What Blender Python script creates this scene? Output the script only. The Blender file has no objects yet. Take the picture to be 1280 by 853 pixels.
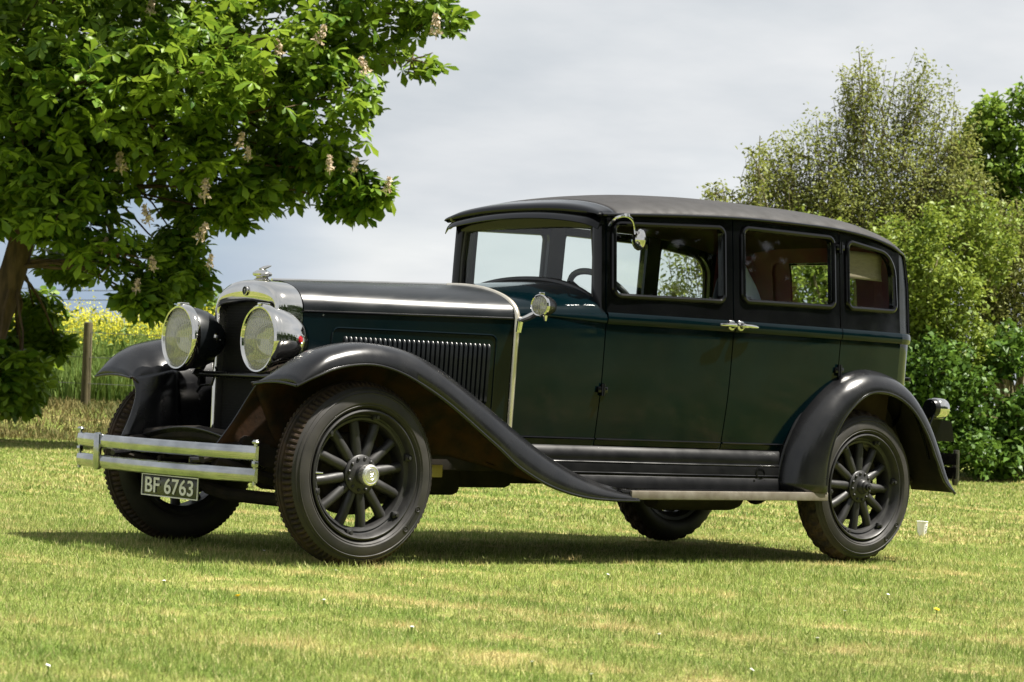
import bpy, bmesh, math, random
import numpy as np
from mathutils import Vector, Matrix
R = math.radians
rng = np.random.default_rng(7)
random.seed(7)
scene = bpy.context.scene
COL = scene.collection

# ------------------------------------------------------------------ camera
CAM = np.array([-6.0691, -8.6542, 0.7636])
YAW, PITCH, ROLL, FPX = 0.71235, 0.02097, 0.04472, 3004.65      # FPX for a 1280 px wide frame
_d = np.array([math.sin(YAW)*math.cos(PITCH), math.cos(YAW)*math.cos(PITCH), math.sin(PITCH)])
_r = np.array([math.cos(YAW), -math.sin(YAW), 0.0])
_u = np.cross(_r, _d)
CR = math.cos(ROLL)*_r + math.sin(ROLL)*_u
CU = -math.sin(ROLL)*_r + math.cos(ROLL)*_u
cd = bpy.data.cameras.new('camera'); cam = bpy.data.objects.new('camera', cd); COL.objects.link(cam)
M = Matrix(((CR[0], CU[0], -_d[0], CAM[0]), (CR[1], CU[1], -_d[1], CAM[1]), (CR[2], CU[2], -_d[2], CAM[2]), (0, 0, 0, 1)))
cam.matrix_world = M
cd.sensor_width = 36; cd.lens = FPX/1280*36; cd.clip_start = 0.1; cd.clip_end = 3000
cd.dof.use_dof = True; cd.dof.focus_distance = 11.3; cd.dof.aperture_fstop = 9.0
scene.camera = cam
FWD = np.array([math.sin(YAW), math.cos(YAW), 0.0]); LAT = np.array([math.cos(YAW), -math.sin(YAW), 0.0])

# ------------------------------------------------------------------ sky and sun
SUN_DIR = np.array([0.38, -0.38, 1.0]); SUN_DIR /= np.linalg.norm(SUN_DIR)
SUN_EL = math.asin(SUN_DIR[2]); SUN_AZ = math.atan2(SUN_DIR[0], SUN_DIR[1])   # clockwise from +y
world = bpy.data.worlds.new('World'); scene.world = world; world.use_nodes = True
wt = world.node_tree; wt.nodes.clear()
def wn(t, **k):
    n = wt.nodes.new(t)
    for a, b in k.items(): setattr(n, a, b)
    return n
wout = wn('ShaderNodeOutputWorld'); wbg = wn('ShaderNodeBackground'); wbg.inputs['Strength'].default_value = 0.054
sky = wn('ShaderNodeTexSky', sky_type='NISHITA', sun_disc=False, sun_elevation=SUN_EL, sun_rotation=SUN_AZ)
tc = wn('ShaderNodeTexCoord')
sep = wn('ShaderNodeSeparateXYZ'); wt.links.new(tc.outputs['Generated'], sep.inputs[0])
def wmath(op, a, b=None, c=None, clamp=False):
    n = wn('ShaderNodeMath', operation=op); n.use_clamp = clamp
    for i, v in enumerate((a, b, c)):
        if v is None: continue
        if isinstance(v, (int, float)): n.inputs[i].default_value = v
        else: wt.links.new(v, n.inputs[i])
    return n.outputs[0]
zz = wmath('ADD', wmath('MAXIMUM', sep.outputs[2], 0.0), 0.18)
cx_ = wmath('DIVIDE', sep.outputs[0], zz); cy_ = wmath('DIVIDE', sep.outputs[1], zz)
cmb = wn('ShaderNodeCombineXYZ'); wt.links.new(cx_, cmb.inputs[0]); wt.links.new(cy_, cmb.inputs[1])
nz = wn('ShaderNodeTexNoise'); nz.inputs['Scale'].default_value = 1.25; nz.inputs['Detail'].default_value = 6; nz.inputs['Roughness'].default_value = 0.55
wt.links.new(cmb.outputs[0], nz.inputs['Vector'])
# cloud shade: light grey to white
cr = wn('ShaderNodeValToRGB'); wt.links.new(nz.outputs['Fac'], cr.inputs[0])
cr.color_ramp.elements[0].position = 0.32; cr.color_ramp.elements[0].color = (4.0, 4.3, 4.6, 1)
cr.color_ramp.elements[1].position = 0.66; cr.color_ramp.elements[1].color = (5.9, 5.96, 6.04, 1)
# a blue-grey rain bank low in the sky on the left
bd = _d + CR*((110-640)/FPX) - CU*((400-426.5)/FPX); bd = bd/np.linalg.norm(bd)
dot = wn('ShaderNodeVectorMath', operation='DOT_PRODUCT'); wt.links.new(tc.outputs['Generated'], dot.inputs[0]); dot.inputs[1].default_value = tuple(bd)
mr = wn('ShaderNodeMapRange', interpolation_type='SMOOTHSTEP'); wt.links.new(dot.outputs['Value'], mr.inputs[0])
mr.inputs[1].default_value = math.cos(R(7.2)); mr.inputs[2].default_value = math.cos(R(1.2)); mr.inputs[3].default_value = 0; mr.inputs[4].default_value = 1
bank = wmath('MULTIPLY', mr.outputs[0], wmath('SUBTRACT', 1.35, wmath('MULTIPLY', nz.outputs['Fac'], 0.7)), clamp=True)
mx1 = wn('ShaderNodeMix', data_type='RGBA'); wt.links.new(bank, mx1.inputs[0]); wt.links.new(cr.outputs[0], mx1.inputs[6]); mx1.inputs[7].default_value = (2.35, 3.05, 4.1, 1)
# cloud cover: nearly closed, with a few thinner places where the blue shows
nz2 = wn('ShaderNodeTexNoise'); nz2.inputs['Scale'].default_value = 0.45; nz2.inputs['Detail'].default_value = 5
mp = wn('ShaderNodeMapping'); mp.inputs['Location'].default_value = (3.1, 1.7, 0); wt.links.new(cmb.outputs[0], mp.inputs[0]); wt.links.new(mp.outputs[0], nz2.inputs['Vector'])
cov = wn('ShaderNodeValToRGB'); wt.links.new(nz2.outputs['Fac'], cov.inputs[0])
cov.color_ramp.elements[0].position = 0.3; cov.color_ramp.elements[0].color = (.72, .72, .72, 1); cov.color_ramp.elements[1].position = 0.5
mx2 = wn('ShaderNodeMix', data_type='RGBA'); wt.links.new(cov.outputs[0], mx2.inputs[0]); wt.links.new(sky.outputs[0], mx2.inputs[6]); wt.links.new(mx1.outputs[2], mx2.inputs[7])
wt.links.new(mx2.outputs[2], wbg.inputs['Color']); wt.links.new(wbg.outputs[0], wout.inputs[0])

sl = bpy.data.lights.new('sun', 'SUN'); sl.energy = 5.0; sl.angle = R(1.5); sl.color = (1.0, 0.95, 0.86)
sun = bpy.data.objects.new('sun', sl); COL.objects.link(sun)
sun.rotation_euler = Vector(tuple(-SUN_DIR)).to_track_quat('-Z', 'Y').to_euler(); sun.location = (4, -4, 12)
scene.view_settings.view_transform = 'Standard'; scene.view_settings.look = 'None'
scene.view_settings.exposure = 1.5; scene.view_settings.gamma = 1.0; scene.view_settings.use_curve_mapping = False

# ------------------------------------------------------------------ materials
def nodes(name):
    m = bpy.data.materials.new(name); m.use_nodes = True
    nt = m.node_tree; b = nt.nodes['Principled BSDF']
    return m, nt, b
def pm(name, c1, c2=None, scale=6.0, rough=0.5, rough2=None, metal=0.0, bump=0.0, bscale=None, spec=0.5, coat=0.0, detail=5, stretch=(1, 1, 1), lo=.35, hi=.65):
    m, nt, b = nodes(name)
    if c2 is None: c2 = tuple(v*0.8 for v in c1)
    t = nt.nodes.new('ShaderNodeTexCoord'); mp = nt.nodes.new('ShaderNodeMapping'); mp.inputs['Scale'].default_value = stretch
    nt.links.new(t.outputs['Object'], mp.inputs[0])
    n = nt.nodes.new('ShaderNodeTexNoise'); n.inputs['Scale'].default_value = scale; n.inputs['Detail'].default_value = detail; n.inputs['Roughness'].default_value = .6
    nt.links.new(mp.outputs[0], n.inputs['Vector'])
    r = nt.nodes.new('ShaderNodeValToRGB'); nt.links.new(n.outputs['Fac'], r.inputs[0])
    r.color_ramp.elements[0].position = lo; r.color_ramp.elements[0].color = (*c1, 1)
    r.color_ramp.elements[1].position = hi; r.color_ramp.elements[1].color = (*c2, 1)
    nt.links.new(r.outputs[0], b.inputs['Base Color'])
    if rough2 is None: b.inputs['Roughness'].default_value = rough
    else:
        n3 = nt.nodes.new('ShaderNodeTexNoise'); n3.inputs['Scale'].default_value = scale*1.7; n3.inputs['Detail'].default_value = 6
        nt.links.new(mp.outputs[0], n3.inputs['Vector'])
        q = nt.nodes.new('ShaderNodeMapRange'); nt.links.new(n3.outputs['Fac'], q.inputs[0])
        q.inputs[1].default_value = .3; q.inputs[2].default_value = .7; q.inputs[3].default_value = rough; q.inputs[4].default_value = rough2
        nt.links.new(q.outputs[0], b.inputs['Roughness'])
    b.inputs['Metallic'].default_value = metal
    b.inputs['Specular IOR Level'].default_value = spec
    b.inputs['Coat Weight'].default_value = coat
    if bump:
        n2 = nt.nodes.new('ShaderNodeTexNoise'); n2.inputs['Scale'].default_value = bscale or scale*4; n2.inputs['Detail'].default_value = 4
        nt.links.new(mp.outputs[0], n2.inputs['Vector'])
        bp = nt.nodes.new('ShaderNodeBump'); bp.inputs['Strength'].default_value = bump; bp.inputs['Distance'].default_value = 0.01
        nt.links.new(n2.outputs['Fac'], bp.inputs['Height']); nt.links.new(bp.outputs[0], b.inputs['Normal'])
    return m
def leafmat(name, c1, c2, trans=0.35, rough=0.45, clump=0.9):
    """foliage: colour differs from leaf to leaf and from spray to spray, light comes through"""
    m, nt, b = nodes(name)
    g = nt.nodes.new('ShaderNodeNewGeometry')
    n = nt.nodes.new('ShaderNodeTexNoise'); n.inputs['Scale'].default_value = clump; n.inputs['Detail'].default_value = 3
    nt.links.new(g.outputs['Position'], n.inputs['Vector'])
    a = nt.nodes.new('ShaderNodeMath'); a.operation = 'MULTIPLY_ADD'; nt.links.new(g.outputs['Random Per Island'], a.inputs[0]); a.inputs[1].default_value = .55
    nt.links.new(n.outputs['Fac'], a.inputs[2])
    r = nt.nodes.new('ShaderNodeValToRGB'); nt.links.new(a.outputs[0], r.inputs[0])
    r.color_ramp.elements[0].position = .45; r.color_ramp.elements[0].color = (*c1, 1)
    r.color_ramp.elements[1].position = 1.05; r.color_ramp.elements[1].color = (*c2, 1)
    nt.links.new(r.outputs[0], b.inputs['Base Color']); b.inputs['Roughness'].default_value = rough; b.inputs['Specular IOR Level'].default_value = .2
    t = nt.nodes.new('ShaderNodeBsdfTranslucent'); h = nt.nodes.new('ShaderNodeHueSaturation'); h.inputs['Value'].default_value = 1.15; h.inputs['Hue'].default_value = .485
    nt.links.new(r.outputs[0], h.inputs['Color']); nt.links.new(h.outputs[0], t.inputs['Color'])
    x = nt.nodes.new('ShaderNodeMixShader'); x.inputs[0].default_value = trans
    nt.links.new(b.outputs[0], x.inputs[1]); nt.links.new(t.outputs[0], x.inputs[2])
    nt.links.new(x.outputs[0], nt.nodes['Material Output'].inputs['Surface'])
    return m
def glassmat(name, tint, rough=0.02, frosting=0.0):
    m, nt, b = nodes(name)
    tr = nt.nodes.new('ShaderNodeBsdfTransparent'); tr.inputs['Color'].default_value = (*tint, 1)
    gl = nt.nodes.new('ShaderNodeBsdfGlossy'); gl.inputs['Roughness'].default_value = rough
    # thin sheet: the same reflectance from both sides
    g = nt.nodes.new('ShaderNodeNewGeometry'); d = nt.nodes.new('ShaderNodeVectorMath'); d.operation = 'DOT_PRODUCT'
    nt.links.new(g.outputs['Normal'], d.inputs[0]); nt.links.new(g.outputs['Incoming'], d.inputs[1])
    def mth(op, a, b_):
        n = nt.nodes.new('ShaderNodeMath'); n.operation = op
        for i, v in enumerate((a, b_)):
            if isinstance(v, (int, float)): n.inputs[i].default_value = v
            else: nt.links.new(v, n.inputs[i])
        return n.outputs[0]
    fr = mth('MULTIPLY_ADD', mth('POWER', mth('SUBTRACT', 1.0, mth('ABSOLUTE', d.outputs['Value'], 0)), 5.0), .85); fr.node.inputs[2].default_value = .065
    x = nt.nodes.new('ShaderNodeMixShader'); nt.links.new(fr, x.inputs[0])
    nt.links.new(tr.outputs[0], x.inputs[1]); nt.links.new(gl.outputs[0], x.inputs[2])
    nt.links.new(x.outputs[0], nt.nodes['Material Output'].inputs['Surface'])
    return m

m_green = pm('dark_green_paint', (.0007, .0050, .0068), (.0005, .0036, .0050), 3, .05, .14, spec=.21, bump=.02, bscale=2.0)
nt = m_green.node_tree; b = nt.nodes['Principled BSDF']; lk = b.inputs['Base Color'].links[0].from_socket
vo = nt.nodes.new('ShaderNodeTexVoronoi'); vo.inputs['Scale'].default_value = 7; tcg = nt.nodes.new('ShaderNodeTexCoord'); nt.links.new(tcg.outputs['Object'], vo.inputs['Vector'])
lt = nt.nodes.new('ShaderNodeMath'); lt.operation = 'LESS_THAN'; lt.inputs[1].default_value = .030; nt.links.new(vo.outputs['Distance'], lt.inputs[0])
sx_ = nt.nodes.new('ShaderNodeSeparateColor'); nt.links.new(vo.outputs['Color'], sx_.inputs[0]); g2 = nt.nodes.new('ShaderNodeMath'); g2.operation = 'GREATER_THAN'; g2.inputs[1].default_value = .62; nt.links.new(sx_.outputs[0], g2.inputs[0])
ml = nt.nodes.new('ShaderNodeMath'); ml.operation = 'MULTIPLY'; nt.links.new(lt.outputs[0], ml.inputs[0]); nt.links.new(g2.outputs[0], ml.inputs[1])
mx_ = nt.nodes.new('ShaderNodeMix'); mx_.data_type = 'RGBA'; nt.links.new(ml.outputs[0], mx_.inputs[0]); nt.links.new(lk, mx_.inputs[6]); mx_.inputs[7].default_value = (.16, .17, .16, 1); nt.links.new(mx_.outputs[2], b.inputs['Base Color'])
m_black = pm('black_paint', (.0015, .0016, .0020), (.0028, .0029, .0034), 4, .07, .18, spec=.3)
m_satin = pm('weathered_black_enamel', (.0034, .0035, .0042), (.0075, .0075, .008), 5, .17, .32, spec=.42, bump=.03, bscale=7)
m_hood = pm('weathered_bonnet_paint', (.0035, .0052, .0066), (.0075, .0088, .0100), 5, .24, .40, spec=.33, stretch=(.5, 2, 2))
m_roof = pm('roof_leathercloth', (.0115, .0108, .0112), (.018, .017, .017), 9, .62, .78, bump=.18, bscale=160, spec=.35)
m_chrome = pm('worn_nickel', (.68, .665, .63), (.55, .535, .50), 6, .02, .10, metal=1)
m_bump = pm('bumper_nickel', (.46, .47, .47), (.29, .30, .30), 7, .10, .26, metal=1, stretch=(1, 1, 2))
m_band = pm('cowl_band_nickel', (.66, .62, .53), (.56, .52, .43), 9, .26, .40, metal=.85)
m_hub = pm('hub_nickel', (.74, .73, .70), (.62, .60, .57), 20, .22, .36, metal=.9)
m_dull = pm('dull_alloy', (.12, .115, .11), (.08, .075, .07), 20, .38, .55, metal=.9)
m_tyre = pm('dusty_tyre_tread', (.014, .011, .009), (.040, .025, .0155), 14, .75, .9, spec=.25)
m_wall = pm('tyre_sidewall', (.012, .0112, .0108), (.024, .0215, .0185), 7, .5, .7, spec=.35, bump=.03)
m_wheel = pm('black_wheel_paint', (.008, .008, .0083), (.018, .0172, .0165), 12, .38, .6, spec=.4)
m_rust = pm('rusty_underside', (.040, .017, .006), (.010, .008, .006), 9, .8, .95, spec=.2, bump=.2)
m_under = pm('underbody_grime', (.010, .009, .008), (.022, .017, .012), 8, .8, .95, spec=.2)
m_core = pm('radiator_core', (.004, .004, .0045), (.007, .007, .007), 60, .6, .7, spec=.2)
m_rubber = pm('running_board_rubber', (.0020, .0021, .0025), (.0042, .0042, .0045), 8, .30, .44, spec=.18)
m_trim = pm('board_edge_alloy', (.20, .18, .15), (.13, .11, .085), 12, .5, .7, metal=.5)
m_int = pm('interior_cloth', (.030, .019, .013), (.045, .030, .020), 8, .85, .95, spec=.2)
m_head = pm('headlining', (.085, .052, .026), (.060, .036, .018), 5, .9, .95, spec=.15)
m_leather = pm('maroon_leather', (.17, .026, .030), (.12, .024, .026), 6, .45, .6)
m_sheet = pm('grey_dust_sheet', (.30, .32, .35), (.25, .27, .30), 4, .85, .9, spec=.2)
m_blind = pm('linen_blind', (.24, .19, .14), (.19, .15, .11), 25, .9, .95, spec=.1, stretch=(1, 1, 6))
m_dash = pm('dark_wood', (.02, .012, .008), (.03, .018, .011), 8, .4, .5)
m_plateb = pm('plate_black', (.006, .0065, .005), (.012, .013, .010), 10, .2, .35)
m_platew = pm('plate_white', (.62, .62, .58), (.50, .50, .46), 20, .5, .6)
m_red = pm('red_glass', (.30, .006, .012), (.22, .005, .01), 4, .1)
m_dark = pm('black_hard_rubber', (.008, .008, .008), (.013, .013, .013), 8, .35, .5)
m_brass = pm('brass_part', (.30, .22, .06), (.20, .16, .05), 8, .5, .6)
m_glass = glassmat('window_glass', (.90, .955, .94))
m_wind = glassmat('windscreen_glass', (.93, .975, .965))
# headlight lens: slightly milky fluted glass over a silvered bowl
m_lens, nt, b = nodes('headlight_lens')
b.inputs['Base Color'].default_value = (.50, .49, .44, 1); b.inputs['Roughness'].default_value = .12; b.inputs['Specular IOR Level'].default_value = .6
w = nt.nodes.new('ShaderNodeTexWave'); w.wave_type = 'BANDS'; w.bands_direction = 'Y'; w.inputs['Scale'].default_value = 26
t = nt.nodes.new('ShaderNodeTexCoord'); nt.links.new(t.outputs['Object'], w.inputs['Vector'])
bp = nt.nodes.new('ShaderNodeBump'); bp.inputs['Strength'].default_value = .5; bp.inputs['Distance'].default_value = .004
nt.links.new(w.outputs['Fac'], bp.inputs['Height']); nt.links.new(bp.outputs[0], b.inputs['Normal'])
tr = nt.nodes.new('ShaderNodeBsdfTransparent'); tr.inputs['Color'].default_value = (.90, .90, .84, 1)
x = nt.nodes.new('ShaderNodeMixShader'); fr_ = nt.nodes.new('ShaderNodeMapRange'); nt.links.new(w.outputs['Fac'], fr_.inputs[0]); fr_.inputs[3].default_value = .46; fr_.inputs[4].default_value = .66
nt.links.new(fr_.outputs[0], x.inputs[0]); nt.links.new(b.outputs[0], x.inputs[1]); nt.links.new(tr.outputs[0], x.inputs[2])
nt.links.new(x.outputs[0], nt.nodes['Material Output'].inputs['Surface'])

# ------------------------------------------------------------------ mesh helpers
class MB:
    def __init__(s): s.v = []; s.f = []
    def add(s, verts, faces):
        o = len(s.v); s.v += [tuple(map(float, p)) for p in verts]; s.f += [tuple(i+o for i in f) for f in faces]; return s
    def loft(s, rows, closed=False, cap=False):
        n = len(rows[0]); V = [p for r in rows for p in r]; F = []
        for i in range(len(rows)-1):
            for j in range(n if closed else n-1):
                k = (j+1) % n; F.append((i*n+j, i*n+k, (i+1)*n+k, (i+1)*n+j))
        if cap: F.append(tuple(range(n))[::-1]); F.append(tuple((len(rows)-1)*n+j for j in range(n)))
        return s.add(V, F)
    def box(s, lo, hi, bev=0.0):
        x0, y0, z0 = lo; x1, y1, z1 = hi
        if bev <= 0:
            V = [(x, y, z) for x in (x0, x1) for y in (y0, y1) for z in (z0, z1)]
            return s.add(V, [(0, 1, 3, 2), (4, 6, 7, 5), (0, 4, 5, 1), (2, 3, 7, 6), (0, 2, 6, 4), (1, 5, 7, 3)])
        bm = bmesh.new(); bmesh.ops.create_cube(bm, size=1.0)
        for v in bm.verts: v.co = Vector(((x0+x1)/2+v.co.x*(x1-x0), (y0+y1)/2+v.co.y*(y1-y0), (z0+z1)/2+v.co.z*(z1-z0)))
        bmesh.ops.bevel(bm, geom=bm.edges[:], offset=bev, segments=2, profile=.5, affect='EDGES')
        bm.verts.ensure_lookup_table(); bm.verts.index_update()
        s.add([v.co[:] for v in bm.verts], [tuple(v.index for v in f.verts) for f in bm.faces]); bm.free(); return s
    def tube(s, path, r, n=10, cap=True, closed=False):
        P = [np.array(p, float) for p in path]; m = len(P)
        rr = r if hasattr(r, '__len__') else [r]*m
        rows = []; nrm = None
        for i in range(m):
            if closed: t = P[(i+1) % m]-P[i-1]
            else: t = P[min(i+1, m-1)]-P[max(i-1, 0)]
            t = t/(np.linalg.norm(t)+1e-12)
            if nrm is None:
                a = np.array([0, 0, 1.0]) if abs(t[2]) < .9 else np.array([1.0, 0, 0]); nrm = np.cross(t, a)
            nrm = nrm-t*np.dot(nrm, t); nrm /= (np.linalg.norm(nrm)+1e-12); bn = np.cross(t, nrm)
            rows.append([P[i]+rr[i]*(math.cos(q)*nrm+math.sin(q)*bn) for q in np.linspace(0, 2*math.pi, n, endpoint=False)])
        if closed: rows.append(rows[0]); return s.loft(rows, closed=True)
        return s.loft(rows, closed=True, cap=cap)
    def revolve(s, prof, c=(0, 0, 0), axis=(0, 1, 0), n=48, fn=None, close=False):
        """prof: list of (radius, distance along the axis)"""
        ax = np.array(axis, float); ax /= np.linalg.norm(ax)
        a = np.array([0, 0, 1.0]) if abs(ax[2]) < .9 else np.array([1.0, 0, 0])
        e1 = np.cross(ax, a); e1 /= np.linalg.norm(e1); e2 = np.cross(ax, e1); c = np.array(c, float)
        rows = []
        for k in range(n):
            q = 2*math.pi*k/n; row = []
            for j, (r, h) in enumerate(prof):
                rr = r if fn is None else fn(j, k, r)
                row.append(c+ax*h+rr*(math.cos(q)*e1+math.sin(q)*e2))
            rows.append(row)
        rows.append(rows[0]); m = len(prof); V = [p for r_ in rows[:-1] for p in r_]; F = []
        for k in range(n):
            k2 = (k+1) % n
            for j in range(m-1): F.append((k*m+j, k*m+j+1, k2*m+j+1, k2*m+j))
            if close: F.append((k*m+m-1, k*m, k2*m, k2*m+m-1))
        return s.add(V, F)
    def mirror(s):
        o = len(s.v); f0 = list(s.f); s.v += [(x, -y, z) for x, y, z in s.v]; s.f += [tuple(i+o for i in f[::-1]) for f in f0]; return s
    def flip(s, sg):
        if sg > 0: s.v = [(x, -y, z) for x, y, z in s.v]; s.f = [f[::-1] for f in s.f]
        return s
    def both(s, name, mat, parent=None, **k):
        '''the near side as drawn and its mirror image as a second object'''
        m = MB(); m.v = list(s.v); m.f = list(s.f)
        return s.build(name, mat, parent, **k), m.flip(1).build(name, mat, parent, **k)
    def build(s, name, mat, parent=None, smooth=True, ang=35, solid=0, mat2=None, off=-1, merge=True, turn=False):
        me = bpy.data.meshes.new(name)
        me.from_pydata(s.v, [], [f[::-1] for f in s.f] if turn else s.f); me.materials.append(mat)
        if mat2: me.materials.append(mat2)
        if merge:
            bm = bmesh.new(); bm.from_mesh(me); bmesh.ops.remove_doubles(bm, verts=bm.verts, dist=1e-5); bmesh.ops.recalc_face_normals(bm, faces=bm.faces) if not solid else None
            bm.to_mesh(me); bm.free()
        if smooth:
            me.polygons.foreach_set('use_smooth', [True]*len(me.polygons)); me.set_sharp_from_angle(angle=R(ang))
        o = bpy.data.objects.new(name, me); COL.objects.link(o)
        if parent: o.parent = parent
        if solid:
            md = o.modifiers.new('thickness', 'SOLIDIFY'); md.thickness = solid; md.offset = off
            if mat2: md.material_offset = 1; md.material_offset_rim = 0
        return o
def fastmesh(name, V, F, mat, parent=None, smooth=False):
    """numpy verts (n,3) and faces (m,k) of one size"""
    me = bpy.data.meshes.new(name); k = F.shape[1]
    me.vertices.add(len(V)); me.vertices.foreach_set('co', V.astype(np.float32).ravel())
    me.loops.add(F.size); me.loops.foreach_set('vertex_index', F.astype(np.int32).ravel())
    me.polygons.add(len(F)); me.polygons.foreach_set('loop_start', np.arange(0, F.size, k, dtype=np.int32))
    me.update(calc_edges=True); me.materials.append(mat)
    if smooth: me.polygons.foreach_set('use_smooth', [True]*len(F))
    o = bpy.data.objects.new(name, me); COL.objects.link(o)
    if parent: o.parent = parent
    return o
def tag(o, label=None, cat=None, group=None, kind=None):
    for k, v in (('label', label), ('category', cat), ('group', group), ('kind', kind)):
        if v: o[k] = v
    return o
def empty(name, loc=(0, 0, 0)):
    o = bpy.data.objects.new(name, None); o.empty_display_size = .2; o.location = loc; COL.objects.link(o); return o
def crv(pts, xs):
    """smooth monotone-ish interpolation through (x, y) points"""
    pts = np.array(pts, float); X, Y = pts[:, 0], pts[:, 1]
    m = np.gradient(Y, X); xs = np.asarray(xs, float); x = np.clip(xs, X[0], X[-1])
    i = np.clip(np.searchsorted(X, x)-1, 0, len(X)-2); h = X[i+1]-X[i]; t = (x-X[i])/h
    return (2*t**3-3*t**2+1)*Y[i]+(t**3-2*t**2+t)*h*m[i]+(-2*t**3+3*t**2)*Y[i+1]+(t**3-t**2)*h*m[i+1]
def catmull(pts, n):
    P = np.array(pts, float); s = np.r_[0, np.cumsum(np.linalg.norm(np.diff(P, axis=0), axis=1))]
    q = np.linspace(0, s[-1], n)
    return np.stack([crv(np.c_[s, P[:, k]], q) for k in range(P.shape[1])], -1)

# ------------------------------------------------------------------ ground
def depth_lat(x, y):
    dx, dy = x-CAM[0], y-CAM[1]
    return dx*FWD[0]+dy*FWD[1], dx*LAT[0]+dy*LAT[1]
def gz(x, y):
    """height of the ground"""
    D, L = depth_lat(x, y)
    s = np.clip((D-26.3+.35*np.sin(L*1.3)+.2*np.sin(L*3.1+1))/2.8, 0, 1)
    bank = .33*(s*s*(3-2*s))
    near = .012-.0085*np.clip(x, -3, 6)
    und = .006*np.sin(x*1.1+.4*y)+.006*np.sin(y*.9-.3*x)
    w = np.clip((22-D)/8, 0, 1)
    return bank+near*w+und*w*.6
def pt(px, D):
    """ground point seen in image column px at depth D (lens units of the 1280 px frame)"""
    L = (px-640)/FPX*D
    p = CAM+FWD*D+LAT*L
    return float(p[0]), float(p[1])
def at(px, py, D):
    v = _d+CR*((px-640)/FPX)-CU*((py-426.5)/FPX)
    return CAM+v*D
Ds = np.unique(np.r_[np.linspace(-6, 2, 8), np.linspace(2, 16, 90), np.linspace(16, 26, 30), np.linspace(26, 33, 50), np.linspace(33, 60, 16), np.geomspace(60, 900, 16)])
Ls = np.unique(np.r_[np.linspace(-9, 9, 110), np.geomspace(9, 500, 18), -np.geomspace(9, 500, 18)])
DD, LL = np.meshgrid(Ds, Ls, indexing='ij')
GX = CAM[0]+FWD[0]*DD+LAT[0]*LL; GY = CAM[1]+FWD[1]*DD+LAT[1]*LL
GV = np.stack([GX, GY, gz(GX, GY)], -1).reshape(-1, 3)
ii, jj = np.meshgrid(np.arange(len(Ds)-1), np.arange(len(Ls)-1), indexing='ij'); nL = len(Ls)
GF = np.stack([ii*nL+jj, ii*nL+jj+1, (ii+1)*nL+jj+1, (ii+1)*nL+jj], -1).reshape(-1, 4)[:, ::-1]

def lawn_color(nt):
    """colour of mown grass: green, with straw-coloured patches drawn out along the mowing direction"""
    g = nt.nodes.new('ShaderNodeNewGeometry')
    mp = nt.nodes.new('ShaderNodeMapping'); mp.vector_type = 'TEXTURE'; mp.inputs['Rotation'].default_value = (0, 0, R(-67)); mp.inputs['Scale'].default_value = (3.4, .45, 1)
    nt.links.new(g.outputs['Position'], mp.inputs[0])
    n1 = nt.nodes.new('ShaderNodeTexNoise'); n1.inputs['Scale'].default_value = 1.1; n1.inputs['Detail'].default_value = 7; n1.inputs['Roughness'].default_value = .68
    nt.links.new(mp.outputs[0], n1.inputs['Vector'])
    r1 = nt.nodes.new('ShaderNodeValToRGB'); nt.links.new(n1.outputs['Fac'], r1.inputs[0])
    e = r1.color_ramp.elements; e[0].position = .345; e[0].color = (.148, .216, .043, 1); e[1].position = .645; e[1].color = (.46, .395, .175, 1)
    q = e.new(.46); q.color = (.200, .256, .060, 1); q = e.new(.55); q.color = (.265, .305, .084, 1)
    n4 = nt.nodes.new('ShaderNodeTexNoise'); n4.inputs['Scale'].default_value = 5.5; n4.inputs['Detail'].default_value = 4; n4.inputs['Roughness'].default_value = .7
    nt.links.new(g.outputs['Position'], n4.inputs['Vector'])
    ad = nt.nodes.new('ShaderNodeMath'); ad.operation = 'MULTIPLY_ADD'; nt.links.new(n4.outputs['Fac'], ad.inputs[0]); ad.inputs[1].default_value = .72
    sb = nt.nodes.new('ShaderNodeMath'); sb.operation = 'SUBTRACT'; nt.links.new(n1.outputs['Fac'], sb.inputs[0]); sb.inputs[1].default_value = .36; nt.links.new(sb.outputs[0], ad.inputs[2])
    nt.links.new(ad.outputs[0], r1.inputs[0])
    n2 = nt.nodes.new('ShaderNodeTexNoise'); n2.inputs['Scale'].default_value = .33; n2.inputs['Detail'].default_value = 2
    nt.links.new(g.outputs['Position'], n2.inputs['Vector'])
    h = nt.nodes.new('ShaderNodeHueSaturation'); nt.links.new(r1.outputs[0], h.inputs['Color'])
    v = nt.nodes.new('ShaderNodeMapRange'); nt.links.new(n2.outputs['Fac'], v.inputs[0]); v.inputs[1].default_value = .3; v.inputs[2].default_value = .7; v.inputs[3].default_value = .86; v.inputs[4].default_value = 1.12
    nt.links.new(v.outputs[0], h.inputs['Value'])
    return g, h
m_lawn, nt, b = nodes('lawn_turf')
g, h = lawn_color(nt)
n3 = nt.nodes.new('ShaderNodeTexNoise'); n3.inputs['Scale'].default_value = 45; n3.inputs['Detail'].default_value = 5; nt.links.new(g.outputs['Position'], n3.inputs['Vector'])
mm = nt.nodes.new('ShaderNodeMix'); mm.data_type = 'RGBA'; mm.blend_type = 'MULTIPLY'; mm.inputs[0].default_value = 1
rr = nt.nodes.new('ShaderNodeValToRGB'); nt.links.new(n3.outputs['Fac'], rr.inputs[0]); rr.color_ramp.elements[0].position = .3; rr.color_ramp.elements[0].color = (.45, .42, .36, 1); rr.color_ramp.elements[1].position = .7; rr.color_ramp.elements[1].color = (.95, .95, .9, 1)
nt.links.new(h.outputs[0], mm.inputs[6]); nt.links.new(rr.outputs[0], mm.inputs[7]); nt.links.new(mm.outputs[2], b.inputs['Base Color'])
b.inputs['Roughness'].default_value = .95; b.inputs['Specular IOR Level'].default_value = .1
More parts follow.
